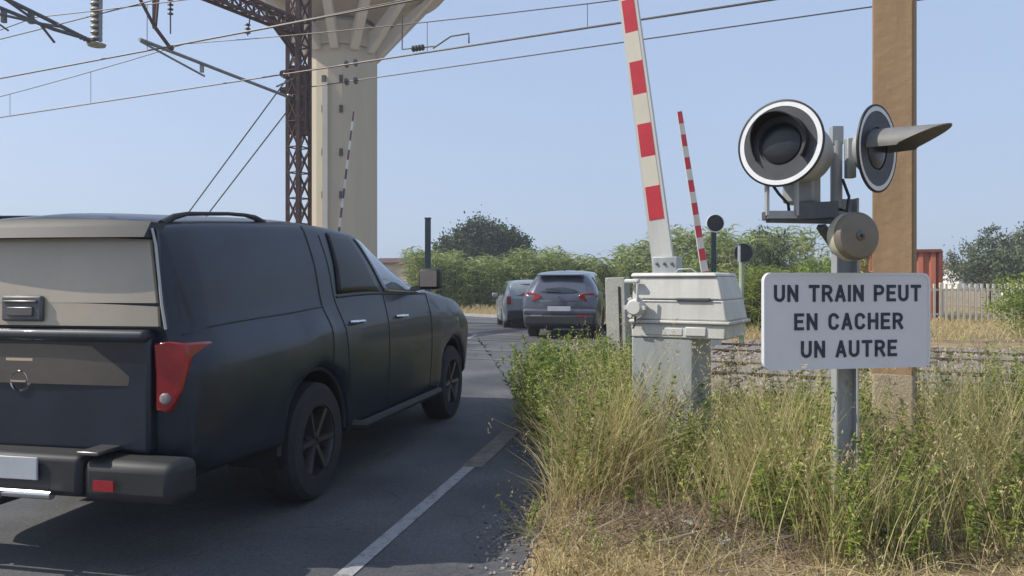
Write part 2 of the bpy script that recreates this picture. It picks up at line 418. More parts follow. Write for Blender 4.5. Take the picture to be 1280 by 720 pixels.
class Body:
    """rows: y, zb, xs, xm, zm, xb, zbelt, xr, zr, zc"""
    def __init__(s, rows, arches, AR, wz):
        s.rows = np.array(rows, float); s.arches = arches; s.AR = AR; s.wz = wz
    def cols(s, y): return [float(hermite(s.rows[:, 0], s.rows[:, k], y)) for k in range(1, 10)]
    def sec(s, y):
        zb, xs, xm, zm, xb, zt, xr, zr, zc = s.cols(y)
        for a in s.arches:
            if abs(y-a) < s.AR: zb = max(zb, s.wz+math.sqrt(s.AR**2-(y-a)**2))
        zm = max(zm, zb+.06); z1 = zb+min(.05, .3*(zm-zb))
        d = zr-zt; bul = .02 if d > .2 else 0
        p = [(xs-.05, zb), (xs+(xm-xs)*.3, z1), (xm, zm), (xm-.008, zm+(zt-zm)*.55), (xb, zt), (xb+(xr-xb)*.5+bul, zt+d*.5), (xr+.012, zr-.2*min(d, .2)), (xr-.05, zr+.012), (xr*.55, zr+(zc-zr)*.7), (0, zc)]
        return p
    def pt(s, y, u, side=1):
        p = s.sec(y); i = min(int(u), 8); t = u-i
        P = [p[max(i-1, 0)], p[i], p[i+1], p[min(i+2, 9)]]
        def cr(k):
            a, b, c, d = (q[k] for q in P); return .5*((2*b)+(-a+c)*t+(2*a-5*b+4*c-d)*t*t+(-a+3*b-3*c+d)*t**3)
        lin = lambda k: P[1][k]*(1-t)+P[2][k]*t
        x = .6*cr(0)+.4*lin(0); z = .6*cr(1)+.4*lin(1)
        return Vector((side*x, y, z))
    def nrm(s, y, u, side=1):
        a = s.pt(y+.02, u, side)-s.pt(y-.02, u, side); b = s.pt(y, min(u+.05, 9), side)-s.pt(y, max(u-.05, 0), side)
        n = a.cross(b).normalized()
        if n.x*side < 0 and u < 7: n = -n
        if u >= 7 and n.z < 0: n = -n
        return n
    def build(s, name, m, parent):
        ys = set(np.linspace(s.rows[0, 0], s.rows[-1, 0], 70).tolist())|set(s.rows[:, 0].tolist())
        for a in s.arches:
            for t in np.linspace(0, math.pi, 25): ys.add(a+s.AR*.9999*math.cos(t))
            ys.add(a+s.AR+.004); ys.add(a-s.AR-.004)
        ys = sorted(ys); us = [i*.25 for i in range(36)]+[9]
        b = MB(); nu = len(us)
        for y in ys:
            row = [s.pt(y, u) for u in us]; row += [Vector((-v.x, v.y, v.z)) for v in row[:-1]][::-1]
            b.v += [tuple(v) for v in row]
        L = 2*nu-1
        for i in range(len(ys)-1):
            for j in range(L-1): b.f.append((i*L+j, i*L+j+1, (i+1)*L+j+1, (i+1)*L+j)); b.m.append(0)
        for i in (0, len(ys)-1):
            for j in range(nu-1): b.f.append((i*L+j, i*L+j+1, i*L+L-2-j, i*L+L-1-j)) if j < nu-2 else b.f.append((i*L+j, i*L+j+1, i*L+L-1-j)); b.m.append(0)
        return b.build(name, m, parent, smooth=True)
    def patch(s, name, m, parent, corners, side=1, off=.006, n=10, edge=True):
        """corners (y,u): bottom rear, bottom front, top front, top rear"""
        b = MB(); c = corners
        for j in range(n+1):
            for i in range(n+1):
                a, t = i/n, j/n
                y = (c[0][0]*(1-a)+c[1][0]*a)*(1-t)+(c[3][0]*(1-a)+c[2][0]*a)*t
                u = (c[0][1]*(1-a)+c[1][1]*a)*(1-t)+(c[3][1]*(1-a)+c[2][1]*a)*t
                b.v.append(tuple(s.pt(y, u, side)+s.nrm(y, u, side)*off))
        for j in range(n):
            for i in range(n): q = j*(n+1)+i; b.f.append((q, q+1, q+n+2, q+n+1)); b.m.append(0)
        o = b.build(name, m, parent, smooth=True)
        sd = o.modifiers.new('thick', 'SOLIDIFY'); sd.thickness = .006; sd.offset = 0
        return o
    def line(s, name, m, parent, pts, side=1, r=.004, off=.0):
        b = MB(); P = []
        for (y0, u0), (y1, u1) in zip(pts[:-1], pts[1:]):
            for t in np.linspace(0, 1, 9)[:-1]: P.append((y0+(y1-y0)*t, u0+(u1-u0)*t))
        P.append(pts[-1])
        b.tube([s.pt(y, u, side)+s.nrm(y, u, side)*off for y, u in P], r, 6)
        return b.build(name, m, parent, smooth=True)

def wheel(name, r, w, loc, parent, side=1, spokes=6):
    """root = the tyre-and-rim part"""
    b = MB(); b.lathe([(r*.62, -w/2), (r*.9, -w/2), (r*.985, -w*.38), (r, -w*.2), (r, w*.2), (r*.985, w*.38), (r*.9, w/2), (r*.62, w/2), (r*.6, 0), (r*.62, -w/2)], axis=(1, 0, 0), n=40)
    t = b.build(name, M['tyre'], parent, smooth=True, loc=loc)
    q = MB(); x = side*w*.30
    q.lathe([(r*.64, side*w*.46), (r*.60, side*w*.46), (r*.57, side*w*.2), (r*.55, -side*w*.3)], axis=(1, 0, 0), n=36)
    q.lathe([(.001, x+side*.012), (r*.13, x+side*.01), (r*.15, x-side*.03)], axis=(1, 0, 0), n=18)
    for k in range(spokes):
        a = 2*math.pi*k/spokes; d = Vector((0, math.cos(a), math.sin(a)))
        q.bar(d*r*.08+Vector((x-side*.005, 0, 0)), d*r*.59+Vector((x+side*.015, 0, 0)), r*.16, .03)
    q.build('rim', M['alloy'], t, smooth=True)
    d = MB(); d.lathe([(.001, 0), (r*.5, 0), (r*.5, .02), (.001, .02)], axis=(1, 0, 0), n=28, origin=(x-side*.07, 0, 0))
    d.build('brake_disc', M['greydark'], t, smooth=True)
    return t

# --- the pickup
pk = thing('pickup_truck', (-2.18, 5.466, 0), 'dark navy pickup with hardtop canopy filling the left foreground, cut by the frame edge', 'pickup truck', -R(12.2))
pk.location.z = .006
B = Body([
 # y      zb   xs   xm   zm   xb   zt    xr   zr    zc
 (-1.36, .58, .80, .86, .84, .77, 1.16, .66, 1.67, 1.73),
 (-1.32, .52, .86, .92, .84, .80, 1.18, .69, 1.70, 1.77),
 (-1.10, .46, .91, .955, .84, .845, 1.22, .71, 1.74, 1.81),
 (-.20, .42, .92, .965, .86, .86, 1.26, .72, 1.80, 1.87),
 (.35, .36, .92, .955, .84, .875, 1.29, .73, 1.82, 1.895),
 (1.05, .34, .92, .95, .80, .89, 1.31, .72, 1.80, 1.88),
 (1.35, .34, .92, .95, .80, .89, 1.31, .70, 1.73, 1.81),
 (2.35, .36, .92, .96, .84, .90, 1.31, .79, 1.37, 1.40),
 (2.60, .38, .93, .97, .86, .90, 1.29, .80, 1.34, 1.37),
 (3.20, .42, .93, .97, .86, .90, 1.23, .78, 1.28, 1.33),
 (3.62, .42, .90, .945, .84, .86, 1.14, .74, 1.19, 1.24),
 (3.88, .44, .80, .85, .80, .77, 1.00, .66, 1.04, 1.09),
 (3.97, .48, .70, .74, .76, .66, .90, .56, .93, .96)], [0, 3.1], .475, .385)
B.build('body', M['truck'], pk)
for sd in (1, -1):
    for yy in (0, 3.1):
        w = wheel('wheel', .385, .25, (sd*.81, yy, .385), pk, sd)
        a = MB(); P = [Vector((sd*(B.pt(yy+.47*math.cos(t), .35, 1).x+.004), yy+.475*math.cos(t), .385+.475*math.sin(t))) for t in np.linspace(0, math.pi, 24)]
        a.tube(P, .018, 8); a.build('arch_trim', M['blackpl'], pk, smooth=True)
        li = MB(); li.lathe([(.47, -.13), (.47, .2)], axis=(sd, 0, 0), origin=(sd*.68, yy, .385), n=24, a0=-90 if sd > 0 else -90, a1=270)
        li.v = [v if v[2] > .30 else (v[0], v[1], .30) for v in li.v]
        li.build('wheel_liner', M['black'], pk, smooth=True)
    B.patch('front_window', M['sglass'], pk, [(1.30, 4.18), (2.20, 4.16), (1.34, 6.05), (1.02, 6.05)], sd)
    B.patch('rear_window', M['bglass'], pk, [(.42, 4.2), (1.20, 4.18), (.93, 6.05), (.50, 6.05)], sd)
    B.line('door_gap', M['black'], pk, [(.36, 5.9), (.36, 4.2), (.40, 3), (.47, 1.2)], sd, .005)
    B.line('door_gap', M['black'], pk, [(1.25, 4.1), (1.24, 2.5), (1.24, .9)], sd, .005)
    B.line('door_gap', M['black'], pk, [(2.30, 4.0), (2.32, 2.5), (2.32, .9)], sd, .005)
    B.line('belt_trim', M['blackpl'], pk, [(.40, 4.12), (2.3, 4.08)], sd, .009)
    B.line('bed_gap', M['black'], pk, [(.16, 6.5), (.16, 4.2), (.17, 2.5), (.17, 1.9)], sd, .006)
    B.line('canopy_seam', M['black'], pk, [(-1.30, 3.9), (.15, 3.9)], sd, .006)
    # sill step
    st = MB(); st.tube([(sd*.90, .55, .40), (sd*.97, .62, .38), (sd*.97, 2.5, .38), (sd*.90, 2.57, .40)], .035, 8)
    st.build('side_step', M['blackpl'], pk, smooth=True)
    for yy in (.50, 1.44):
        h = MB(); p0 = B.pt(yy, 3.25, sd); nx = Vector((sd, 0, 0))
        h.tube([p0+nx*.0, p0+nx*.035+Vector((0, .03, .0)), p0+nx*.04+Vector((0, .1, .002)), p0+nx*.035+Vector((0, .17, 0)), p0+Vector((0, .2, 0))], [.012, .015, .016, .015, .012], 8)
        h.build('door_handle', M['chrome'], pk, smooth=True)
    # mirror
    mm = MB(); bx = sd*1.06
    mm.box((bx-sd*.02, 2.02, 1.455), (.20, .12, .185)); mo = mm.build('mirror_housing', M['blackpl'], pk, bevel=.035, seg=3)
    ma = MB(); ma.bar((sd*.86, 2.06, 1.36), (sd*.99, 2.04, 1.39), .07, .04); ma.build('mirror_arm', M['blackpl'], mo)
    mg = MB(); mg.box((bx-sd*.02, 1.959, 1.455), (.155, .008, .14)); mg.build('mirror_glass', M['mirrorglass'], mo)
    # roof rails on the canopy
    rr = MB(); X = sd*.64
    def rz(y): return B.pt(y, 7.2).z
    P = [(X, -1.22, rz(-1.22)-.01), (X, -1.12, rz(-1.12)+.02), (X, -1.0, rz(-1)+.035), (X, -.6, rz(-.6)+.038), (X, -.42, rz(-.42)+.034), (X, -.30, rz(-.30)+.02), (X, -.2, rz(-.2)-.01)]
    rr.tube(P, [.022, .018, .012, .011, .012, .018, .022], 8)
    rr.build('roof_rail', M['blackpl'], pk, smooth=True)
    # tail light, wraps the corner
    tl = MB(); out = [(.735, .80), (.80, .79), (.86, .90), (.885, 1.02), (.885, 1.13), (.80, 1.14), (.725, 1.13), (.735, .98)]
    tl.prism(out, lambda p: Vector((sd*p[0], -1.405+.5*max(0, p[0]-.80), p[1])), lambda p: Vector((sd*(p[0]+.012), -1.30+.15*max(0, p[0]-.8)/.085, p[1])))
    t = tl.build('tail_light', M['redlens'], pk, bevel=.012)
    rl = MB(); rl.lathe([(.001, .010), (.020, .008), (.028, 0), (.028, -.03)], origin=(sd*.79, -1.408, .86), axis=(0, -1, 0), n=16)
    rl.build('reversing_lamp', mat('dull_lamp_lens', (.25, .22, .22), .2, 0, .2, 30), t, smooth=True)
    # bumper corner step
    bc = MB(); bc.box((sd*.70, -1.46, .48), (.50, .22, .20)); bc.build('bumper_corner', M['blackpl'], pk, bevel=.05, seg=3)
    cp = MB(); cp.box((sd*.50, -1.50, .615), (.12, .17, .02)); cp.build('step_pad', M['alloy'], pk, bevel=.006)
    rf = MB(); rf.box((sd*.60, -1.594, .47), (.11, .01, .05)); rf.build('reflector', M['redlens'], pk)
# rear end
def rearpanel(x0, z0, z1, yb, yt, bow, name, m, par, xt=None, th=.02, nx=14, nz=6):
    b = MB(); xt = xt or x0
    for side in (0, 1):
        for j in range(nz+1):
            t = j/nz; xw = x0+(xt-x0)*t
            for i in range(nx+1):
                a = -1+2*i/nx; b.v.append((a*xw, yb+(yt-yb)*t+bow*a*a+side*th, z0+(z1-z0)*t+(.02 if j == nz else 0)*(1-a*a)))
    K = (nx+1)*(nz+1)
    for j in range(nz):
        for i in range(nx):
            q = j*(nx+1)+i; b.f.append((q, q+1, q+nx+2, q+nx+1)); b.f.append((q+K, q+nx+1+K, q+nx+2+K, q+1+K)); b.m += [0, 0]
    for j in range(nz):
        for i in (0, nx): q = j*(nx+1)+i; b.f.append((q, q+nx+1, q+nx+1+K, q+K)); b.m.append(0)
    for i in range(nx):
        for j in (0, nz): q = j*(nx+1)+i; b.f.append((q, q+1, q+1+K, q+K)); b.m.append(0)
    return b.build(name, m, par, smooth=True)
ub = MB(); ub.box((0, 1.3, .50), (1.16, 5.1, .34)); ub.build('underbody', M['black'], pk)
ax = MB(); ax.tube([(-.75, 0, .385), (.75, 0, .385)], .05, 10); ax.lathe([(.01, -.15), (.13, -.08), (.15, 0), (.13, .08), (.01, .15)], axis=(0, 1, 0), origin=(0, 0, .385)); ax.build('rear_axle', M['black'], pk, smooth=True)
tg = MB(); tg.box((0, -1.385, .88), (1.43, .07, .58)); tg.build('tailgate', M['truck'], pk, bevel=.02, seg=3)
tq = rearpanel(.60, .92, 1.10, -1.432, -1.424, .01, 'tailgate_reflection_panel', mat('painted_reflection', (.07, .062, .055), .3, .1, .3, 1.5, coat=.5), pk, .62)  # added panel: beige band mirrored in the tailgate, put into its colour
tp = MB(); tp.box((0, -1.41, 1.168), (1.43, .10, .06)); tp.build('tailgate_lip', M['truckdusty'], pk, bevel=.025, seg=3)
# hatch: curved glass, its beige reflection held in the base colour, with frame
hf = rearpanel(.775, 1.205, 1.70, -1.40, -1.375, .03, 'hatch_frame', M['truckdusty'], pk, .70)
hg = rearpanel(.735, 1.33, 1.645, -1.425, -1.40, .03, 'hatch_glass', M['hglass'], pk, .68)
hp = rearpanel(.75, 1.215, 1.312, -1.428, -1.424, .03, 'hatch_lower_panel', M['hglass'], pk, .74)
spl = rearpanel(.70, 1.655, 1.735, -1.50, -1.42, .06, 'hatch_spoiler', M['blackpl'], pk, .68, th=.12)
gk = MB(); gk.tube([(.782, -1.385, 1.20), (.765, -1.392, 1.32), (.722, -1.38, 1.62), (.695, -1.372, 1.70)], .007, 6); gk.build('hatch_edge_highlight', M['edgehighlight'], pk, smooth=True)  # added pale strip: sunlit highlight on the canopy corner, put in as colour
hh = MB(); hh.box((0, -1.435, 1.30), (.24, .03, .13)); hnd = hh.build('hatch_handle', M['greydark'], pk, bevel=.012)
h2 = MB(); h2.box((0, -1.453, 1.285), (.15, .014, .045)); h2.box((0, -1.455, 1.335), (.20, .014, .012)); h2.build('handle_grip', M['alloy'], hnd, bevel=.004)
bd = MB(); bd.lathe([(.06, 0), (.052, .012), (.045, .0)], axis=(0, -1, 0), origin=(-.03, -1.42, .93), n=24); bd.bar((-.075, -1.428, .93), (.015, -1.428, .93), .014, .008)
bd.box((-.03, -1.425, 1.04), (.16, .006, .014)); bd.build('badge', M['chrome'], pk, smooth=True)
lp = MB(); lp.box((-.02, -1.60, .535), (.52, .012, .11)); lp.build('number_plate', M['plate'], pk, bevel=.004)
bb = MB(); bb.box((0, -1.49, .50), (.92, .19, .20)); bb.build('rear_bumper', M['blackpl'], pk, bevel=.03, seg=3)
cb = MB(); cb.tube([(-.55, -1.62, .42), (.34, -1.62, .42)], .022, 10); cb.build('chrome_bar', M['chrome'], pk, smooth=True)
tb = MB(); tb.tube([(0, -1.35, .36), (0, -1.62, .36), (0, -1.68, .38), (0, -1.69, .44)], .02, 8); tb.lathe([(.001, .03), (.02, .022), (.026, 0), (.02, -.022)], origin=(0, -1.69, .46), n=14); tb.build('tow_hitch', M['alloy'], pk, smooth=True)
# windscreen and front
ws = MB()
for j in range(9):
    t = j/8; y = 2.28-(2.28-1.20)*t
    for i in range(13):
        a = -1+2*i/12; u = 9-abs(a)*2.0; p = B.pt(y, u, 1 if a >= 0 else -1); ws.v.append((p.x, p.y+.006, p.z+.008))
for j in range(8):
    for i in range(12): q = j*13+i; ws.f.append((q, q+1, q+14, q+13)); ws.m.append(0)
ws.build('windscreen', M['dglass'], pk, smooth=True)
fb = MB(); fb.box((0, 3.93, .55), (1.5, .22, .30)); fb.build('front_bumper', M['truck'], pk, bevel=.08, seg=3)
for sd in (1, -1):
    hl = MB(); hl.box((sd*.66, 3.86, .88), (.26, .14, .16), Matrix.Rotation(-sd*.45, 3, 'Z')); hl.build('headlight', M['clearlens'], pk, bevel=.03)
gr = MB(); gr.box((0, 3.985, .83), (.86, .03, .22)); gr.build('grille', M['blackpl'], pk, bevel=.01)

def hatch_car(name, loc, rotz, label, cat, paint, rows, arches, AR, wr, tail, wins, plate_z, hw, group='cars queuing away past the crossing', suv=True):
    t = thing(name, loc, label, cat, rotz, group)
    b = Body(rows, arches, AR, wr); b.build('body', paint, t)
    for sd in (1, -1):
        for yy in arches: wheel('wheel', wr, .22, (sd*(hw-.15), yy, wr), t, sd, 5)
        for w in wins: b.patch('side_window', M['dglass'], t, w, sd, off=.006)
        b.line('door_gap', M['black'], t, [(arches[0]+.55, 5.8), (arches[0]+.5, 4.1), (arches[0]+.5, 1.2)], sd, .006)
        b.line('door_gap', M['black'], t, [(arches[0]+1.45, 5.8), (arches[0]+1.45, 4.1), (arches[0]+1.45, 1.2)], sd, .006)
        m = MB(); m.box((sd*(hw+.07), arches[0]+2.0, 1.02 if suv else .98), (.18, .10, .13)); m.build('mirror', paint, t, bevel=.03)
    u = MB(); u.box((0, (arches[0]+arches[1])/2, wr+.02), (2*hw-.5, arches[1]-arches[0]+1.0, .26)); u.build('underbody', M['black'], t)
    return t, b

suv, sb = hatch_car('suv_car', (1.26, 19.05, .085), -R(11), 'slate blue SUV driving away over the crossing with a tinted rear window', 'car', M['suvpaint'],
 [(-.95, .42, .66, .74, .70, .70, .98, .60, 1.00, 1.02),
  (-.88, .36, .76, .84, .70, .80, 1.02, .64, 1.10, 1.13),
  (-.72, .30, .84, .89, .68, .84, 1.05, .58, 1.34, 1.40),
  (-.50, .27, .87, .915, .68, .86, 1.07, .60, 1.47, 1.53),
  (.0, .25, .88, .92, .68, .87, 1.07, .62, 1.53, 1.59),
  (1.2, .24, .88, .92, .66, .87, 1.03, .63, 1.55, 1.61),
  (1.75, .24, .88, .92, .66, .87, 1.01, .60, 1.42, 1.50),
  (2.45, .25, .88, .92, .66, .85, .98, .72, 1.03, 1.08),
  (3.1, .28, .84, .89, .64, .78, .88, .64, .92, .97),
  (3.45, .34, .66, .72, .58, .60, .72, .50, .74, .78)], [0, 2.65], .39, .345, None,
 [[(-.35, 4.2), (.62, 4.18), (.60, 6.0), (-.25, 5.7)], [(.68, 4.18), (1.50, 4.16), (1.45, 6.0), (.68, 6.0)], [(1.56, 4.16), (2.25, 4.16), (1.72, 5.9), (1.52, 6.0)]], .7, .90)
def rear_detail(t, b, yb, zglass, ztail, zplate, zb, wg, wt, lights, y_top, badge=True, xr=.70):
    rearpanel(wg, zglass[0], zglass[1], yb-.02, y_top, .10, 'rear_window', M['dglass'], t, wt, th=.05)
    for sd in (1, -1):
        l = MB(); out = lights
        l.prism(out, lambda p: Vector((sd*p[0], yb-.045+.9*max(0, p[0]-xr), p[1])), lambda p: Vector((sd*p[0], yb+.2, p[1])))
        l.build('tail_light', M['redlens'], t, bevel=.015)
        w = MB(); w.box((sd*.52, yb-.11, zb+.10), (.26, .02, .03)); w.build('reflector', M['chrome'] if sd < 0 else M['redlens'], t)
    bm_ = MB(); bm_.box((0, yb-.02, zb), (1.62, .20, .26)); bm_.build('rear_bumper', M['blackpl'], t, bevel=.06, seg=3)
    up = MB(); up.box((0, yb-.02, zb+.18), (1.66, .16, .14)); up.build('bumper_top', t.get('_m') and M['suvpaint'] or M['suvpaint'], t, bevel=.05, seg=3)
    p = MB(); p.box((0, yb-.125, zplate), (.52, .012, .11)); p.build('number_plate', M['plate'], t)
    c = MB(); c.box((0, yb-.055, zplate+.17), (.9, .015, .02)); c.build('chrome_strip', M['chrome'], t)
    if badge:
        d = MB(); o = [(0, .075), (.05, 0), (0, -.075), (-.05, 0)]; o2 = [(0, .045), (.03, 0), (0, -.045), (-.03, 0)]
        for i in range(4):
            a, q = o[i], o[(i+1) % 4]; e, f = o2[i], o2[(i+1) % 4]
            d.add([Vector((v[0], yb-.075, ztail+v[1])) for v in (a, q, f, e)]+[Vector((v[0], yb-.045, ztail+v[1])) for v in (a, q, f, e)], [(0, 1, 2, 3), (7, 6, 5, 4), (0, 4, 5, 1), (2, 6, 7, 3)])
        d.build('badge', M['chrome'], t)
rear_detail(suv, sb, -.93, (1.08, 1.40), .97, .72, .46, .70, .55, [(.40, .98), (.60, .88), (.82, .86), (.85, 1.02), (.74, 1.09), (.48, 1.05)], -.66)
sp = MB(); sp.box((0, -.70, 1.49), (1.08, .26, .035), Matrix.Rotation(.12, 3, 'X')); sp.build('roof_spoiler', M['suvpaint'], suv, bevel=.015)
an = MB(); an.prism([(0, 0), (.14, 0), (.02, .07)], lambda p: Vector((-.006, .0-p[0], 1.575+p[1])), lambda p: Vector((.006, .0-p[0], 1.575+p[1]))); an.build('antenna', M['blackpl'], suv)
wp = MB(); wp.bar((.05, -.965, 1.12), (-.32, -.93, 1.17), .02, .015); wp.build('rear_wiper', M['black'], suv)

sc_, cb_ = hatch_car('small_car', (.50, 23.4, .0), R(5), 'pale grey hatchback partly hidden ahead of the slate blue SUV', 'car', M['greypaint'],
 [(-.72, .36, .66, .72, .66, .68, .92, .60, 1.02, 1.04),
  (-.66, .30, .74, .79, .66, .74, .94, .62, 1.20, 1.23),
  (-.50, .25, .78, .82, .66, .77, .95, .62, 1.36, 1.40),
  (0, .23, .79, .83, .64, .78, .96, .60, 1.41, 1.46),
  (1.2, .22, .79, .83, .62, .78, .94, .59, 1.41, 1.46),
  (1.6, .22, .79, .83, .62, .78, .92, .58, 1.30, 1.36),
  (2.3, .24, .79, .82, .60, .75, .88, .64, .92, .96),
  (3.0, .30, .66, .71, .56, .60, .70, .50, .72, .76)], [0, 2.4], .34, .29, None,
 [[(-.30, 4.2), (.52, 4.18), (.52, 6.0), (-.22, 5.8)], [(.58, 4.18), (1.95, 4.16), (1.45, 5.9), (.58, 6.0)]], .7, .80, suv=False)
rearpanel(.62, 1.00, 1.32, -.755, -.60, .06, 'rear_window', M['dglass'], sc_, .54, th=.05)
for sd in (1, -1):
    l = MB(); l.box((sd*.66, -.73, .88), (.12, .08, .22)); l.build('tail_light', M['redlens'], sc_, bevel=.015)
l = MB(); l.box((0, -.74, .46), (1.40, .14, .28)); l.build('rear_bumper', M['blackpl'], sc_, bevel=.04, seg=3)
l = MB(); l.box((0, -.785, .70), (.50, .012, .11)); l.build('number_plate', M['signwhite'], sc_)

# ------------------------------------------------------------------ crossing barriers
def barrier_beam(L, w0, w1, d0, d1, red, cream, first_red, nb, edge):
    """white beam along +Z with red and cream bands; front is -Y"""
    b = MB()
    def W_(z): return (w0+(w1-w0)*z/L, d0+(d1-d0)*z/L)
    zs = [0, L]; q = []
    for z in zs:
        w, d = W_(z); q += [(-w/2, -d/2, z), (w/2, -d/2, z), (w/2, d/2, z), (-w/2, d/2, z)]
    b.add(q, [(0, 1, 5, 4), (1, 2, 6, 5), (2, 3, 7, 6), (3, 0, 4, 7), (4, 5, 6, 7), (3, 2, 1, 0)], 0)
    z = first_red; k = 0
    while z < L-.02 and k < nb:
        for ln, mi in ((red, 1), (cream, 2)):
            z2 = min(z+ln, L-.002)
            if z2 <= z: break
            for f in (-1, 1):
                w, d = W_(z); w2, d2 = W_(z2); y, y2 = f*(d/2+.003), f*(d2/2+.003); a, a2 = w/2-edge, w2/2-edge
                yi, yi2 = f*(d/2-.002), f*(d2/2-.002)
                b.add([(-a, y, z), (a, y, z), (a2, y2, z2), (-a2, y2, z2), (-a, yi, z), (a, yi, z), (a2, yi2, z2), (-a2, yi2, z2)],
                      [(0, 1, 2, 3), (4, 5, 1, 0), (5, 6, 2, 1), (6, 7, 3, 2), (7, 4, 0, 3)], mi)
            z = z2
        k += 1
    return b

BX = thing('barrier_machine', (1.235, 6.015, 0), 'weathered white barrier drive box on a grey plinth with a raised red and white boom', 'crossing barrier', -R(30))
# local frame: x along the front face, -y the front. front-left corner of the lid = (-.375,-.0)
bx = MB()                                                          # lower housing
def frust(b, x0, x1, y0, y1, z0, z1, ins, mi=0):
    b.add([(x0, y0, z0), (x1, y0, z0), (x1, y1, z0), (x0, y1, z0), (x0+ins[0], y0+ins[2], z1), (x1-ins[1], y0+ins[2], z1), (x1-ins[1], y1-ins[2], z1), (x0+ins[0], y1-ins[2], z1)],
          [(0, 3, 2, 1), (4, 5, 6, 7), (0, 1, 5, 4), (1, 2, 6, 5), (2, 3, 7, 6), (3, 0, 4, 7)], mi)
frust(bx, -.36, .37, 0, .60, 1.01, 1.12, (0, 0, 0)); bx.build('lower_housing', M['white'], BX, bevel=.012)
l = MB(); frust(l, -.375, .405, -.02, .62, 1.12, 1.145, (0, 0, 0)); l.build('lid_flange', M['white'], BX, bevel=.008)
l = MB(); frust(l, -.35, .385, -.004, .60, 1.145, 1.30, (0, .03, .006)); frust(l, -.353, .352, -.002, .598, 1.30, 1.475, (.0, .045, .02)); 
frust(l, -.37, .31, -.005, .60, 1.475, 1.505, (.012, .02, .015)); lid = l.build('lid', M['white'], BX, bevel=.014, seg=3)
l = MB(); l.box((.13, -.008, 1.305), (.26, .02, .022)); l.build('lid_slot', M['greydark'], lid, bevel=.004)
l = MB(); l.box((.02, -.012, 1.306), (.60, .006, .006)); l.build('lid_seam', M['greydark'], lid)
l = MB(); l.box((-.34, -.03, 1.44), (.12, .05, .035)); l.build('lid_hinge', M['white'], BX, bevel=.012)
l = MB(); l.box((.15, .002, 1.065), (.16, .03, .07)); l.box((-.10, .004, 1.06), (.30, .02, .06)); l.build('access_cover', M['white'], BX, bevel=.008)
l = MB(); l.box((-.12, .26, .5), (.48, .50, 1.02)); l.build('plinth', M['greysteel'], BX, bevel=.01)
l = MB(); l.box((-.12, .26, .03), (.62, .64, .08)); l.build('footing', M['concrete'], BX, bevel=.01)
# hand crank wheel
l = MB(); l.lathe([(.001, .11), (.05, .11), (.065, .09), (.075, .05), (.055, 0), (.03, -.02)], origin=(-.30, .0, 1.24), axis=(0, -1, 0), n=20); 
for k in range(6):
    a = k*math.pi/3; l.box((-.30+.07*math.cos(a), -.075, 1.24+.07*math.sin(a)), (.03, .04, .03), Matrix.Rotation(-a, 3, 'Y'))
l.tube([(-.30, -.06, 1.24), (-.27, -.10, 1.30), (-.27, -.10, 1.42)], .01, 8); l.build('hand_crank', M['white'], BX, smooth=True)
l = MB(); l.tube([(-.31, -.05, 1.18), (-.30, -.07, 1.12), (-.33, -.04, 1.08)], .008, 6); l.build('crank_chain', M['greydark'], BX)
l = MB(); l.tube([(-.02, .05, 1.505), (.0, .05, 1.53), (.1, .05, 1.535), (.14, .05, 1.505)], .006, 6); l.build('lid_grip', M['greysteel'], lid, smooth=True)
# boom: leans left, foot in a grey clamp
bm1 = barrier_beam(5.2, .165, .11, .075, .05, .262, .235, .425, 11, .022)
arm = bm1.build('boom', [M['white'], M['redband'], M['cream']], BX, bevel=0)
arm.location = (-.145, .16, 1.50); arm.rotation_euler = (0, -R(7.6), R(8))
cl = MB(); cl.box((-.125, .16, 1.56), (.20, .13, .14)); cl.build('boom_clamp', M['greysteel'], BX, bevel=.008)
bt = MB()
for dx in (-.06, 0, .06): bt.lathe([(.001, .014), (.012, .012), (.012, 0)], origin=(-.125+dx, .095, 1.575), axis=(0, -1, 0), n=6)
bt.build('clamp_bolts', M['greydark'], BX)
for ch in kids(BX): pass

def far_barrier(x, y, rot, lean, label, L, w, hb=1.15, z0=.0, band='redband'):
    t = thing('barrier_machine', (x, y, z0), label, 'crossing barrier', rot, 'raised barriers around the crossing')
    b = MB(); b.box((0, 0, hb*.35), (.45, .45, hb*.7)); b.build('plinth', M['greysteel'], t, bevel=.01)
    b = MB(); frust(b, -.35, .35, -.28, .28, hb*.7, hb*1.08, (.02, .05, .02)); b.build('housing', M['white'], t, bevel=.02)
    b = barrier_beam(L, w, w*.7, .07, .05, .255, .235, L % .49+.225, 20, .004)
    a = b.build('boom', [M['white'], M[band], M['white']], t); a.location = (0, 0, hb); a.rotation_euler = (0, lean, 0)
    return t
BX['group'] = 'raised barriers around the crossing'
far_barrier(4.17, 17, 0, -R(9.0), 'far barrier with a slim raised boom seen just right of the near boom', 3.93, .15)
far_barrier(-4.55, 20.2, 0, R(7.0), 'far barrier whose slim boom rises in front of the water tower', 4.60, .075, band='darkband')

# pale concrete panel beside the drive box
pn = MB(); pn.box((0, 0, .74), (.245, .16, 1.48), taper=.98); po = thing('concrete_panel', (1.245, 9.1, 0), 'pale concrete panel post leaning beside the white barrier box', 'concrete panel', -R(32))
po.rotation_euler[1] = R(-2)
pn.build('panel', M['concrete'], po, bevel=.01)
s1 = MB(); s1.box((.055, -.083, .95), (.022, .012, .85)); s1.build('slot', M['black'], po)

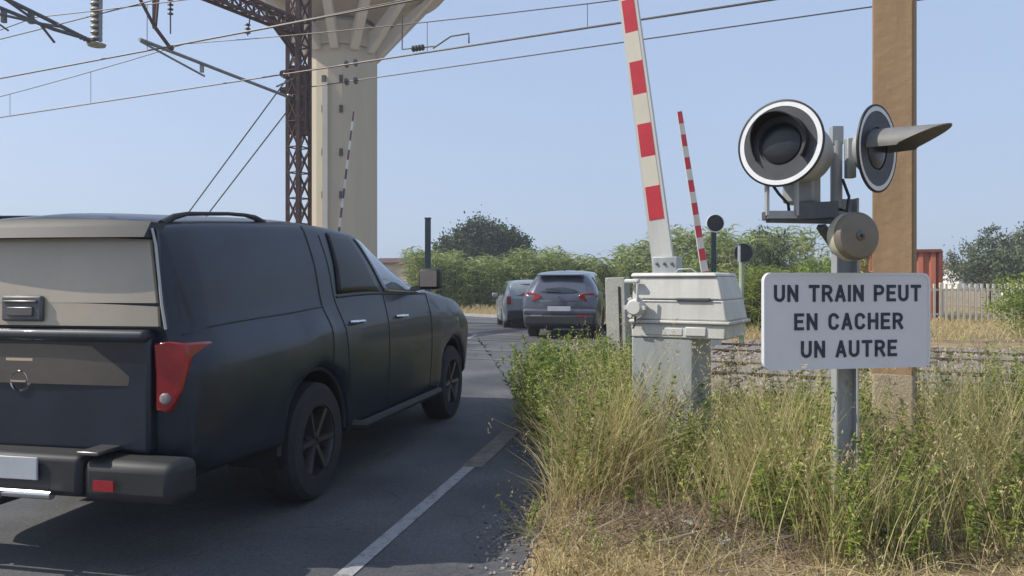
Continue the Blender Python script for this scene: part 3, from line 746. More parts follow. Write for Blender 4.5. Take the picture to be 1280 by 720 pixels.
# ------------------------------------------------------------------ near warning signal
SG = thing('warning_signal', (1.80, 4.42, 0), 'grey crossing signal post with two black round lamp heads and a bell', 'crossing signal')
def L(p): return Vector(p)-Vector((1.80, 4.42, 0))
b = MB()                                                            # post: open channel
b.box((.04, .03, .95), (.105, .012, 1.9)); b.box((-.0165, 0, .95), (.012, .075, 1.9)); b.box((.0965, 0, .95), (.012, .075, 1.9))
b.build('post', M['greysteel'], SG, bevel=.002)
b = MB(); b.tube([(0, .02, 1.85), (0, .02, 2.22)], .032, 12); b.box((0, .02, 2.25), (.06, .05, .10)); b.build('head_post', M['greysteel'], SG, smooth=True)
b = MB(); b.bar(L((1.36, 4.25, 1.775)), L((1.80, 4.36, 1.775)), .05, .04); b.box(L((1.37, 4.25, 1.79)), (.07, .06, .045)); b.bar(L((1.50, 4.24, 1.815)), L((1.76, 4.31, 1.83)), .012, .09)
b.bar(L((1.66, 4.30, 1.74)), L((1.80, 4.40, 1.60)), .05, .03)
b.build('bracket', M['greydark'], SG, bevel=.004)
b = MB()
for px in (1.345, 1.50):
    b.bar(L((px, 4.22, 1.79)), L((px, 4.22, 1.97)), .014, .04)
b.bar(L((1.345, 4.22, 1.795)), L((1.50, 4.22, 1.795)), .014, .04)
b.build('yoke', M['greysteel'], SG)
b = MB(); b.tube([L((1.36, 4.2, 1.96)), L((1.39, 4.17, 1.90)), L((1.45, 4.2, 1.85)), L((1.47, 4.24, 1.80))], .008, 8); b.build('cable', M['black'], SG, smooth=True); b = MB()
b.tube([L((1.76, 4.3, 1.83)), L((1.80, 4.3, 1.82)), L((1.82, 4.32, 1.9)), L((1.81, 4.38, 2.0))], .008, 8); b.build('cable', M['black'], SG, smooth=True)
def head(c, n, rr, body_len, body_r, visor):
    """c disc centre, n outward normal"""
    n = Vector(n).normalized(); c = L(c)
    b = MB(); b.lathe([(.001, 0.0), (rr*.97, 0), (rr, .004), (rr, .012), (rr*.96, .016), (rr*.955, .008), (rr*.86, .008)], c, n, 64)
    d = b.build('backing_disc', M['black'], SG, smooth=True)
    b = MB(); b.lathe([(rr*.955, .010), (rr*.955, .0125), (rr*.85, .0125), (rr*.85, .009)], c, n, 64); b.build('white_ring', M['ringwhite'], d, smooth=True)
    b = MB(); b.lathe([(rr*.85, .0105), (rr*.6, .009), (.115, .009)], c, n, 64); b.build('disc_face', M['discface'], d, smooth=True)
    b = MB(); b.lathe([(.001, .022), (.05, .02), (.085, .015), (.105, .008)], c, n, 40); b.build('lens', M['lens'], d, smooth=True)
    b = MB(); b.lathe([(.001, -body_len), (body_r*.5, -body_len), (body_r*.9, -body_len*.8), (body_r, -body_len*.45), (body_r*1.02, -.05), (body_r*1.12, -.04), (body_r*1.12, .0)], c, n, 40)
    b.build('housing', M['greysteel'], SG, smooth=True)
    return d
d1 = head((1.394, 4.15, 2.158), (-.64, -.77, .06), .228, .42, .18, None)
b = MB(); b.box(L((1.60, 4.42, 1.955)), (.17, .16, .17), Matrix.Rotation(-.6, 3, 'Z')); b.build('terminal_box', M['greysteel'], SG, bevel=.015)
d2 = head((1.955, 4.30, 2.155), (.66, -.75, -.02), .236, .10, .12, None)
# visors: thin half tubes
def visor(c, n, r, ln, drop, par, name='visor', a0=0, a1=180, tilt=0):
    n = Vector(n).normalized(); c = L(c); up = Vector((0, 0, 1)); sx = n.cross(up).normalized(); up = sx.cross(n).normalized()
    b = MB(); K = 28
    for k in range(K+1):
        t = R(a0)+R(a1-a0)*k/K; dirv = sx*math.cos(t)+up*math.sin(t)
        l_ = ln*(.35+.65*max(0, math.sin(t)))if drop else ln
        for rr_ in (r, r-.006):
            b.v.append(tuple(c+dirv*rr_+n*.01)); b.v.append(tuple(c+dirv*rr_*.97+n*l_+up*tilt))
    for k in range(K):
        q = 4*k; b.f += [(q, q+1, q+5, q+4), (q+2, q+6, q+7, q+3), (q+1, q+3, q+7, q+5)]; b.m += [0]*3
    return b.build(name, M['black'], par, smooth=True)
visor((1.394, 4.15, 2.158), (-.64, -.77, .06), .150, .13, True, d1, a0=-35, a1=215)
# visor of the right-hand head: long flat-topped hood
n2 = Vector((.66, -.75, -.02)).normalized(); s2 = n2.cross(Vector((0, 0, 1))).normalized(); c2 = L((1.955, 4.30, 2.155))
b = MB(); K = 24
for k in range(K+1):
    t = R(-5)+R(190)*k/K; dv = s2*math.cos(t)*.14+Vector((0, 0, 1))*math.sin(t)*.105
    for sc2 in (1, .93):
        b.v.append(tuple(c2+dv*sc2+n2*.012+Vector((0, 0, -.0)))); b.v.append(tuple(c2+dv*sc2*.86+n2*(.16+.22*max(0, math.sin(t)))+Vector((0, 0, .0))))
for k in range(K):
    q = 4*k; b.f += [(q, q+1, q+5, q+4), (q+2, q+6, q+7, q+3), (q+1, q+3, q+7, q+5)]; b.m += [0]*3
b.build('visor', mat('visor_grey', (.15, .15, .145), .6, 0, .2, 9), d2, smooth=True)
b = MB(); b.box(L((1.86, 4.40, 2.12)), (.05, .05, .22)); b.build('head_clamp', M['greysteel'], SG, bevel=.006)
# bell
bn = Vector((.22, -.97, .02)).normalized(); bc = L((1.79, 4.13, 1.678))
b = MB(); b.lathe([(.001, 0), (.06, 0), (.085, .012)], bc-bn*.16, bn, 30); b.lathe([(.06, -.14), (.118, -.10), (.122, -.085)], bc, bn, 40); bl = b.build('bell_back', M['greysteel'], SG, smooth=True)
b = MB(); b.lathe([(.124, -.085), (.127, -.08), (.127, -.03)], bc, bn, 48, mi=1); b.lathe([(.127, -.03), (.124, -.006), (.112, .008), (.08, .014), (.03, .017), (.001, .018)], bc, bn, 48, mi=0)
b.build('bell_gong', [M['bell'], M['belledge']], bl, smooth=True)
b = MB(); b.lathe([(.026, .014), (.026, .022), (.018, .026), (.001, .026)], bc, bn, 20); b.lathe([(.009, .02), (.009, .045), (.001, .047)], bc, bn, 10); b.build('bell_bolt', M['alloy'], bl, smooth=True)
b = MB(); b.bar(bc-bn*.16, Vector((0, .02, 1.66)), .05); b.build('bell_bracket', M['greysteel'], SG)

# ------------------------------------------------------------------ sign with lettering
SN = thing('warning_sign', (1.81, 4.30, 1.231), 'white rounded sign board lettered UN TRAIN PEUT EN CACHER UN AUTRE', 'sign', R(11))
sw, sh, rc = .99/2, .515/2, .045
out = []
for cx, cy, a in ((sw-rc, sh-rc, 0), (-sw+rc, sh-rc, 90), (-sw+rc, -sh+rc, 180), (sw-rc, -sh+rc, 270)):
    for k in range(9): t = R(a+k*90/8); out.append((cx+rc*math.cos(t), cy+rc*math.sin(t)))
b = MB(); b.prism(out, lambda p: Vector((p[0], 0, p[1])), lambda p: Vector((p[0], .03, p[1])))
pl = b.build('board', M['signwhite'], SN, bevel=.004)
b = MB()                                                            # raised rim
inn = [(x*(1-.012/sw), z*(1-.012/sh)) for x, z in out]
K = len(out)
b.add([Vector((x, -.003, z)) for x, z in out]+[Vector((x, -.003, z)) for x, z in inn]+[Vector((x, .001, z)) for x, z in inn]+[Vector((x, .001, z)) for x, z in out],
      [(i, (i+1) % K, K+(i+1) % K, K+i) for i in range(K)]+[(K+i, K+(i+1) % K, 2*K+(i+1) % K, 2*K+i) for i in range(K)]+[(i, 3*K+i, 3*K+(i+1) % K, (i+1) % K) for i in range(K)])
b.build('rim', M['signwhite'], SN)
def arc(cx, cy, rx, ry, a0, a1, n=10): return [(cx+rx*math.cos(R(a0+(a1-a0)*i/n)), cy+ry*math.sin(R(a0+(a1-a0)*i/n))) for i in range(n+1)]
GL = {  # unit box: width .62, height 1
 'U': [[(0, 1), (0, .3)]+arc(.31, .3, .31, .3, 180, 360)+[(.62, 1)]],
 'N': [[(0, 0), (0, 1)], [(.62, 0), (.62, 1)], [(.02, .99), (.60, .01)]],
 'T': [[(0, 1), (.62, 1)], [(.31, 1), (.31, 0)]],
 'R': [[(0, 0), (0, 1), (.33, 1)]+arc(.33, .74, .27, .26, 90, -90)+[(0, .48)], [(.33, .48), (.62, 0)]],
 'A': [[(0, 0), (.29, .99)], [(.62, 0), (.33, .99)], [(.13, .28), (.49, .28)]],
 'I': [[(.0, 0), (.0, 1)]],
 'P': [[(0, 0), (0, 1), (.33, 1)]+arc(.33, .73, .28, .27, 90, -90)+[(0, .46)]],
 'E': [[(.54, 1), (0, 1), (0, 0), (.54, 0)], [(0, .52), (.46, .52)]],
 'C': [arc(.31, .69, .31, .31, 25, 180, 10)+arc(.31, .31, .31, .31, 180, 335, 10)],
 'H': [[(0, 0), (0, 1)], [(.62, 0), (.62, 1)], [(0, .52), (.62, .52)]]}
GW = {'I': 0.0, 'E': .54}
def stroke_text(b, txt, width, cap, zc, th, xc=0):
    w = [GW.get(c, .62) if c != ' ' else .22 for c in txt]
    h_ = cap-th; gl = sum(w)*h_; gap = (width-th-gl)/(len(txt)-1); x = xc-width/2+th/2
    for c, cw in zip(txt, w):
        if c != ' ':
            for si_, pl_ in enumerate(GL[c]):
                ext = 0 if (c == 'N' and si_ == 2) else 1; dz = .0004*si_
                P = [Vector((x+px*h_, 0, zc-h_/2+py*h_)) for px, py in pl_]
                P = [P[0]]+[P[i] for i in range(1, len(P)) if (P[i]-P[i-1]).length > 1e-5]
                # mitred ribbon, closed prism
                n_ = len(P); Lf, Rt = [], []
                for i in range(n_):
                    d0 = (P[i]-P[i-1]).normalized() if i else (P[1]-P[0]).normalized()
                    d1_ = (P[i+1]-P[i]).normalized() if i < n_-1 else d0
                    m_ = (d0+d1_); m_ = m_.normalized() if m_.length > .1 else d0
                    k = 1/max(.45, m_.dot(d0)); nn_ = Vector((-m_.z, 0, m_.x))*th/2*k
                    e = d0*ext*(-th/2 if i == 0 else (th/2 if i == n_-1 else 0))
                    Lf.append(P[i]+nn_+e); Rt.append(P[i]-nn_+e)
                for i in range(n_-1):
                    q = [Lf[i], Lf[i+1], Rt[i+1], Rt[i]]
                    b.add([v+Vector((0, -.0035-dz, 0)) for v in q]+[v+Vector((0, -.0005-dz, 0)) for v in q], [(0, 1, 2, 3), (4, 7, 6, 5), (0, 4, 5, 1), (1, 5, 6, 2), (2, 6, 7, 3), (3, 7, 4, 0)])
        x += cw*h_+gap
b = MB()
stroke_text(b, 'UN TRAIN PEUT', .875, .090, .148, .0165, .0)
b.build('lettering', M['ink'], SN); b = MB()
stroke_text(b, 'EN CACHER', .648, .090, -.003, .0165, .003)
b.build('lettering', M['ink'], SN); b = MB()
stroke_text(b, 'UN AUTRE', .572, .090, -.150, .0165, .004)
b.build('lettering', M['ink'], SN)
b = MB(); b.box((0, .045, .12), (.16, .03, .05)); b.box((0, .045, -.12), (.16, .03, .05)); b.build('clamp', M['galv'], SN)

# ochre post behind the signal
OP = thing('timber_pole', (2.535, 5.30, 0), 'tall ochre square pole rising out of frame behind the sign', 'pole', -R(31))
b = MB(); b.box((0, 0, 4.6), (.245, .25, 7.6)); b.build('shaft', M['ochre'], OP, bevel=.012)
b = MB(); b.box((0, 0, .42), (.251, .256, .86)); b.build('weathered_base', mat('weathered_wood_base', (.24, .20, .15), .95, 0, .2, 4, bump=.4, streak=True, color2=(.36, .30, .22)), OP, bevel=.02)

# ------------------------------------------------------------------ far lamps and posts
def far_lamp(x, y, zc, r, label, post_m, rim):
    t = thing('signal_lamp', (x, y, 0), label, 'signal lamp', 0, 'small far signal lamps')
    b = MB(); b.tube([(0, 0, 0), (0, 0, zc-r*.6)], .055, 10); b.build('post', post_m, t, smooth=True)
    b = MB(); b.lathe([(.001, 0), (r*.9, 0), (r, .01), (r, .03), (.001, .04)], (0, -.1, zc), (0, -1, 0), 32); d = b.build('disc', M['black'], t, smooth=True)
    b = MB(); b.lathe([(r*.93, .042), (r*1.0, .042), (r*1.02, .03), (r*1.02, .01)], (0, -.1, zc), (0, -1, 0), 32); b.build('rim', rim, d, smooth=True)
    b = MB(); b.lathe([(.12, 0), (.12, .2)], (0, -.1, zc), (0, 1, 0), 20); b.build('housing', M['greysteel'], t, smooth=True)
    return t
far_lamp(4.30, 17.05, 2.65, .19, 'small round black lamp with a pale rim beside the far red and white boom', M['greenpost'], M['ringwhite'])
t = far_lamp(4.85, 16.9, 2.02, .20, 'small dark lamp on a pale green post among the shrubs', M['palegreen'], M['greydark'])
b = MB(); b.box((-.1, -.17, 2.0), (.05, .02, .34)); b.build('white_mark', M['ringwhite'], t)
b = MB(); b.box((0, 0, 1.55), (.15, .15, 3.1)); b2 = MB()
t = thing('dark_post', (-2.26, 21.5, 0), 'slim dark teal post standing alone left of the round tree', 'post')
b.build('shaft', M['greenpost'], t, bevel=.01); b2.box((0, 0, 3.11), (.17, .17, .03)); b2.build('cap', M['greenpost'], t)

# ------------------------------------------------------------------ catenary
def lattice(b, p0, p1, w, h, nseg, ux, uy, leg=.07, dg=.035, mi=0):
    p0, p1 = Vector(p0), Vector(p1); ux, uy = Vector(ux).normalized()*w/2, Vector(uy).normalized()*h/2
    cs = [ux+uy, -ux+uy, -ux-uy, ux-uy]
    for c in cs: b.bar(p0+c, p1+c, leg, leg, mi)
    for k in range(nseg):
        a, c = p0.lerp(p1, k/nseg), p0.lerp(p1, (k+1)/nseg)
        for i in range(4):
            u, v = cs[i], cs[(i+1) % 4]
            b.bar(a+u, c+v, dg, dg*.4, mi); b.bar(a+v, c+u, dg, dg*.4, mi); b.bar(a+u, a+v, dg*1.6, dg*.4, mi)
MS = Vector((-6.85, 25.7, 0)); MS2 = MS-TN*11.6
PT = thing('lattice_portal', tuple(MS), 'rusty brown lattice portal mast and beam over the tracks before the water tower', 'catenary portal')
for nm, q in (('mast', MS), ('mast', MS2)):
    b = MB(); q = q-MS; lattice(b, q, q+Vector((0, 0, 11.4)), .56, .42, 14, TN, TD, .11, .06)
    b.box(q+Vector((0, 0, 7.2)), (.5, .34, 2.2)); b.box(q+Vector((0, 0, .1)), (.9, .9, .3)); b.build(nm, M['rust'], PT)
b = MB(); lattice(b, Vector((0, 0, 9.55)), MS2-MS+Vector((0, 0, 9.55)), .32, .42, 22, TD, (0, 0, 1), .08, .05); b.build('beam', M['rust'], PT)
b = MB(); lattice(b, Vector((0, 0, 8.6)), -TN*1.3+Vector((0, 0, 9.5)), .1, .1, 2, TD, (0, 0, 1), .06, .03); b.build('brace', M['rust'], PT)
for nm_, s_, zb_ in (('hanger', 5.45, 7.55), ('hanger', 7.1, 7.15)):   # hangers under the beam
    b = MB(); q = -TN*s_
    if s_ < 6:
        b.bar(q+Vector((0, 0, 9.4)), q+Vector((0, 0, 8.0)), .08); b.bar(q+TD*.22+Vector((0, 0, 9.4)), q+TD*.04+Vector((0, 0, 8.0)), .05)
        b.bar(q-TN*1.0+Vector((0, 0, 9.4)), q+Vector((0, 0, 8.05)), .06); b.tube([q+Vector((0, 0, 8.05)), q+TN*.5+Vector((0, 0, 7.62))], .05, 8)
        b.lathe([(.03, 0), (.09, .03), (.09, .09), (.03, .12)], q+TN*.5+Vector((0, 0, 7.56)), (0, 0, 1), 12)
    else:
        b.bar(q+TD*.18+Vector((0, 0, 9.4)), q+TD*.14+Vector((0, 0, 7.2)), .06); b.bar(q-TD*.18+Vector((0, 0, 9.4)), q-TD*.10+Vector((0, 0, 7.2)), .06)
    b.build(nm_, M['rust'] if s_ < 6 else M['galv'], PT)
b = MB(); q = -TN*7.1
for k in range(9): b.lathe([(.06, 0), (.14, .03), (.12, .08), (.06, .12)], q+Vector((0, 0, 7.25+k*.14)), (0, 0, 1), 12)
b.lathe([(.03, 0), (.2, .03), (.22, .08), (.05, .12)], q+Vector((0, 0, 7.08)), (0, 0, 1), 12); b.build('insulator', M['grimy'], PT, smooth=True)
def insul(b, p, d, n=4, r=.09, pitch=.09):
    for k in range(n): b.lathe([(.03, 0), (r, .02), (r*.9, .05), (.03, .07)], Vector(p)+Vector(d).normalized()*pitch*k, d, 12)
b = MB(); P = lambda s_, z, t=0: -TN*s_+TD*t+Vector((0, 0, z))
# registration arm from the mast towards us
b.tube([P(.25, 7.22), P(3.0, 7.40), P(5.9, 7.60)], .05, 8); b.tube([P(5.9, 7.56), P(3.9, 7.10, .1)], .03, 8); b.bar(P(3.9, 7.42), P(3.9, 7.22), .09)
b.tube([P(.25, 7.85), P(1.0, 7.45)], .03, 6); b.build('registration_arm', M['galv'], PT, smooth=True)
for a_ in ((P(.28, 7.24), -TN, 3), (P(.45, 7.86), -TN, 3), ((-.4*TD.x, -.4*TD.y, 7.6), -TD, 4, .12), ((-.4*TD.x, -.4*TD.y, 8.15), -TD, 4, .12), (tuple(TD*1.9+Vector((0, 0, 7.6))), TD, 2, .12, .35), (tuple(TD*1.9+Vector((0, 0, 8.15))), TD, 2, .12, .35)):
    b = MB(); insul(b, *a_); b.build('insulator', M['porcelain'], PT, smooth=True)
b = MB()   # tubular cantilevers beyond the hanging insulator, over the near track
b.tube([P(7.1, 7.16), P(8.4, 7.42), P(11.3, 7.95)], .05, 8); b.tube([P(7.3, 7.22), P(8.2, 7.22), P(11.3, 7.55)], .045, 8)
b.tube([P(9.4, 7.62), P(8.5, 7.25), P(7.9, 7.05, -.4)], .03, 6); b.tube([P(8.0, 7.32), P(8.6, 7.2, .2), P(9.8, 7.12, .2)], .03, 6)
b.bar(P(8.7, 7.45), P(8.7, 7.2), .1); b.bar(P(9.3, 7.32), P(9.3, 7.05), .09); b.tube([P(10.6, 7.5), P(9.2, 6.9)], .02, 6)
b.tube([P(9.4, 7.9), P(8.9, 8.8)], .02, 6)
b.build('cantilever', M['greydark'], PT, smooth=True)
b = MB(); insul(b, P(7.2, 7.18), -TN+Vector((0, 0, .15)), 4, .07); b.build('insulator', M['porcelain'], PT, smooth=True)
b = MB(); insul(b, P(4.95, 8.5), (0, 0, 1), 6, .08, .12); b.tube([P(4.95, 8.0), P(4.95, 9.4)], .02, 6); b.build('insulator', M['porcelain'], PT, smooth=True)
b = MB(); insul(b, P(2.2, 8.75), (0, 0, 1), 3, .09, .12); b.tube([P(2.2, 8.7), P(2.1, 9.3)], .02, 6); b.build('insulator', M['porcelain'], PT, smooth=True)
b = MB(); b.tube([P(.2, 8.0, -.2), P(0, .1, -9.0)], .022, 6); b.tube([P(-.2, 7.4, -.2), P(-.1, .1, -8.2)], .022, 6); b.build('guy_wire', M['wire'], PT)

def wire(name, pts, r, label, cat='wire'):
    b = MB(); b.tube(pts, r, 6, cap=False); return tag(b.build(name, M['wire']), label, cat, 'overhead wires along the railway')
def catenary(s0, s1, off, z, sag, n=24): return [track(s0+(s1-s0)*k/n, off, z-sag*4*(k/n)*(1-k/n)) for k in range(n+1)]
def supports(off, zc, zm, label1, label2, s0=-12.5):
    """contact wire with sagging messenger and droppers, spans of 50 m"""
    sp = 50; pts = []; b = MB()
    for a in (s0-2*sp, s0-sp, s0, s0+sp):
        for k in range(20):
            pts.append(track(a+sp*k/20, off, zm-1.05*4*(k/20)*(1-k/20)))
        for k in range(1, 12):
            q = k/12; b.tube([track(a+sp*q, off, zc), track(a+sp*q, off, zm-1.05*4*q*(1-q))], .008, 5)
    w = wire('contact_wire', [track(s0-2*sp, off, zc), track(s0+2*sp, off, zc)], .019, label1)
    d = b.build('droppers', M['wire'], w)
    wire('messenger_wire', pts, .013, label2)
supports(4.55, 6.98, 8.30, 'dark contact wire of the far track with short droppers', 'thin sagging wire above the far contact wire')
supports(.75, 6.72, 8.1, 'contact wire of the near track entering high at the left', 'thin sagging wire above the near contact wire', -13.5)
wire('feeder_wire', [MS+TD*.3+Vector((0, 0, 7.6)), track(60, 8.0, 7.75)], .017, 'lower wire anchored on the lattice mast running to the upper right')
wire('feeder_wire', [MS+TD*.3+Vector((0, 0, 8.15)), track(60, 8.0, 8.2)], .012, 'upper wire anchored on the lattice mast running to the upper right')
wire('feeder_wire', catenary(-70, 40, 2.4, 8.6, 1.2), .013, 'high wire between the two tracks crossing in front of the tank')
wire('feeder_wire', catenary(-90, 20, -.2, 8.2, 1.1), .013, 'highest wire on the near side at the upper left')
# small fitting on the far contact wire, with its own drop arm
b = MB(); q = track(-4.0, 4.55, 7.0)
b.tube([q+Vector((0, 0, .06)), q+TD*.5+Vector((0, 0, .28)), q+TD*1.0+Vector((0, 0, .28)), q+TD*1.0+Vector((0, 0, .05))], .02, 6)
b.tube([q+TD*.1+Vector((0, 0, .1)), q-TD*.9+Vector((0, 0, .15)), q-TD*.9+Vector((0, 0, 1.0))], .018, 6); insul(b, q-TD*.6+Vector((0, 0, .12)), TD, 4, .08)
tag(b.build('wire_clamp', M['wire']), 'bracket and insulator clamped on the far contact wire right of the tower', 'wire clamp')

# ------------------------------------------------------------------ water tower
WT = thing('water_tower', (-10.6, 50, 0), 'pale concrete water tower with flared tank and ribs behind the lattice mast', 'water tower')
b = MB(); nf = 16; rC = 2.15
b.lathe([(rC, 0), (rC, 15.6)], n=nf, a0=11.25, a1=371.25); b.lathe([(rC+.1, 15.6), (rC+.1, 17.0), (rC-.3, 17.0)], n=48)
b.lathe([(1.6, 17.0), (1.6, 21)], n=32)
b.build('shaft', M['towerc'], WT)
b = MB(); b.box((-.55, -2.17, 6.6), (.30, .34, 13.3)); b.build('pilaster', M['towerlight'], WT)
b = MB()
for z in (4.0, 6.55, 9.1, 11.7, 13.5):
    for a in (-108, -80): b.box((rC*math.cos(R(a))*1.0, rC*math.sin(R(a))*1.0, z), (.22, .22, .42), Matrix.Rotation(R(a), 3, 'Z'))
b.build('windows', M['black'], WT)
b = MB(); b.lathe([(2.0, 17.4), (3.0, 17.9), (6.3, 19.4), (8.2, 21.6), (8.6, 23.5), (8.6, 28), (8.3, 28.4), (4, 29.6), (.01, 30)], n=64); b.build('tank', M['towerc'], WT, smooth=True)
for k in range(12):
    a = R(k*30+0); b = MB(); ct = Vector((math.cos(a), math.sin(a), 0)); st_ = Vector((-math.sin(a), math.cos(a), 0))*.24
    o = [(2.0, 15.3), (2.35, 15.3), (8.0, 21.6), (7.0, 21.6), (6.0, 19.6), (2.6, 16.6), (2.0, 16.4)]
    b.prism(o, lambda p: ct*p[0]+st_+Vector((0, 0, p[1])), lambda p: ct*p[0]-st_+Vector((0, 0, p[1]))); b.build('rib', M['towerlight'], WT)

# ------------------------------------------------------------------ buildings, container, fence
def house(name, loc, rot, w, d, h, rise, wall, roof, label, wins):
    t = thing(name, loc, label, 'building', rot)
    b = MB(); b.box((0, 0, h/2), (w, d, h)); b.add([(-w/2, -d/2, h), (-w/2, d/2, h), (-w/2, 0, h+rise), (w/2, -d/2, h), (w/2, d/2, h), (w/2, 0, h+rise)], [(0, 1, 2), (3, 5, 4)]); b.build('wall', wall, t)
    b = MB()
    for sg in (-1, 1):
        b.add([(-w/2-.3, sg*(d/2+.3), h-.1), (w/2+.3, sg*(d/2+.3), h-.1), (w/2+.3, 0, h+rise+.1), (-w/2-.3, 0, h+rise+.1), (-w/2-.3, sg*(d/2+.3), h+.08), (w/2+.3, sg*(d/2+.3), h+.08), (w/2+.3, 0, h+rise+.28), (-w/2-.3, 0, h+rise+.28)],
              [(0, 1, 2, 3), (4, 5, 6, 7), (0, 1, 5, 4), (1, 2, 6, 5), (3, 0, 4, 7)])
    b.build('roof', roof, t)
    for x, z in wins:
        b = MB(); b.box((x, -d/2-.02, z), (.9, .08, 1.2)); f = b.build('window', M['whitewall'], t); b = MB(); b.box((x, -d/2-.07, z), (.75, .02, 1.05)); b.build('pane', M['dglass'], f)
    return t
house('house', (-9.4, 72, 0), R(-10), 4.6, 5, 2.9, .25, M['plaster'], M['rust'], 'small beige house with low roof just beyond the pickup bonnet', [(-1.2, 1.6), (1.2, 1.6)])
house('house', (63, 112, 0), R(12), 8, 8, 2.6, 1.0, M['whitewall'], M['tiles'], 'low white house seen beside the orange container', [(-3, 1.6), (0, 1.6), (3, 1.6)])
house('house', (50, 71, 0), R(-8), 9, 8, 3.4, 2.1, M['whitewall'], M['slate'], 'white house with grey roof at the right edge of the picture', [(-3, 1.8), (0, 1.8), (3, 1.8)])
CT = thing('shipping_container', (13.2, 27.8, 0), 'orange red corrugated container standing behind the ochre pole', 'container', -R(24))
b = MB(); o = []; x = -1.45
while x < 1.45:
    o += [(x, 0), (x+.14, 0), (x+.19, .10), (x+.33, .10)]; x += .38
for sgn in (1,):
    for (x0, y0), (x1, y1) in zip(o[:-1], o[1:]):
        b.add([(x0, y0-.02, .15), (x1, y1-.02, .15), (x1, y1-.02, 2.40), (x0, y0-.02, 2.40)], [(0, 1, 2, 3)])
b.box((0, 1.6, 1.27), (2.85, 2.9, 2.2)); b.build('corrugated_wall', M['orange'], CT)
b = MB(); b.box((0, 1.45, 2.45), (3.05, 3.1, .10)); b.box((0, 1.45, .08), (3.05, 3.1, .16))
for x in (-1.5, 1.5): b.box((x, 0, 1.25), (.12, .16, 2.4))
b.build('frame', mat('dark_rust_frame', (.16, .04, .025), .7, .1, .2, 4), CT)
FN = thing('picket_fence', (12.2, 26.9, 0), 'cream picket fence along the sandy ground at the right', 'fence')
p_ = MB(); p_.box((0, 0, .70), (.07, .05, 1.25)); pk0 = p_.build('picket', M['fence'], FN)
for k in range(1, 58):
    c = pk0.copy(); COL.objects.link(c); c.parent = FN; c.location = (k*.20, 0, 0)
b = MB(); b.box((5.7, .05, 1.12), (11.5, .05, .07)); b.box((5.7, .05, .30), (11.5, .05, .07)); b.build('rail', M['fence'], FN)
for k in range(6):
    b = MB(); b.box((k*2.3, .12, .68), (.10, .10, 1.36)); b.build('post', M['fence'], FN)

# ------------------------------------------------------------------ vegetation
def ribbons(P0, dirs, L_, w, bend, nseg=3, twist=None):
    """curved tapered blades; P0 Nx3 base, dirs Nx3 unit start direction, bend Nx3 added displacement at tip"""
    N = len(P0); t = np.linspace(0, 1, nseg+1)
    C = P0[:, None]+dirs[:, None]*(L_[:, None, None]*t[None, :, None])+bend[:, None]*(t[None, :, None]**2)
    th = rng.random(N)*2*math.pi; side = np.stack([np.cos(th), np.sin(th), np.zeros(N)], -1)
    side -= dirs*np.sum(side*dirs, -1, keepdims=True); side /= np.linalg.norm(side, axis=-1, keepdims=True)+1e-9
    wt = w[:, None]*np.array([.7]+[1.0-.9*(k/nseg)**1.6 for k in range(1, nseg+1)])[None]
    A = C-side[:, None]*wt[..., None]/2; Bv = C+side[:, None]*wt[..., None]/2
    V = np.stack([A, Bv], 2).reshape(N, -1, 3); nv = 2*(nseg+1)
    f = np.array([[2*k, 2*k+1, 2*k+3, 2*k+2] for k in range(nseg)])
    F = (f[None]+nv*np.arange(N)[:, None, None]).reshape(-1, 4)
    return V.reshape(-1, 3), F
def cat(parts):
    V, F, Rn, o = [], [], [], 0
    for v, f, r in parts: V.append(v); F.append(f+o); Rn.append(r); o += len(v)
    return np.concatenate(V), np.concatenate(F), np.concatenate(Rn)
def unit(v): return v/(np.linalg.norm(v, axis=-1, keepdims=True)+1e-9)
def leaves(C, ln, w, up=.3):
    """small diamond leaves at points C"""
    N = len(C); d = unit(rng.standard_normal((N, 3))+np.array([0, 0, up])); s = unit(np.cross(d, rng.standard_normal((N, 3))))
    ln = np.broadcast_to(ln, N)[:, None]; w = np.broadcast_to(w, N)[:, None]
    V = np.stack([C, C+d*ln*.5+s*w/2, C+d*ln, C+d*ln*.5-s*w/2], 1)
    return V.reshape(-1, 3), np.arange(4*N).reshape(-1, 4)

M['dry'] = leafmat('dry_grass_blades', [(.24, .17, .08), (.46, .37, .17), (.64, .55, .31), (.33, .40, .10)], .7, .4)
M['green'] = leafmat('weed_leaves', [(.06, .10, .022), (.15, .22, .04), (.30, .37, .07), (.50, .52, .14)], .6, .4)
M['cane'] = leafmat('cane_leaves', [(.10, .14, .045), (.21, .27, .08), (.37, .43, .17), (.58, .60, .32)], .45, .45)
M['stem'] = leafmat('weed_stems', [(.12, .13, .05), (.25, .24, .10), (.36, .28, .15)], .8, .1)
M['dark'] = leafmat('evergreen_leaves', [(.03, .05, .02), (.055, .085, .035), (.09, .125, .05)], .6, .2)
M['grey'] = leafmat('greygreen_leaves', [(.07, .09, .05), (.12, .15, .08), (.20, .22, .13)], .6, .25)
M['twig'] = leafmat('dead_brush', [(.10, .07, .045), (.20, .15, .10), (.32, .26, .19)], .9, 0)

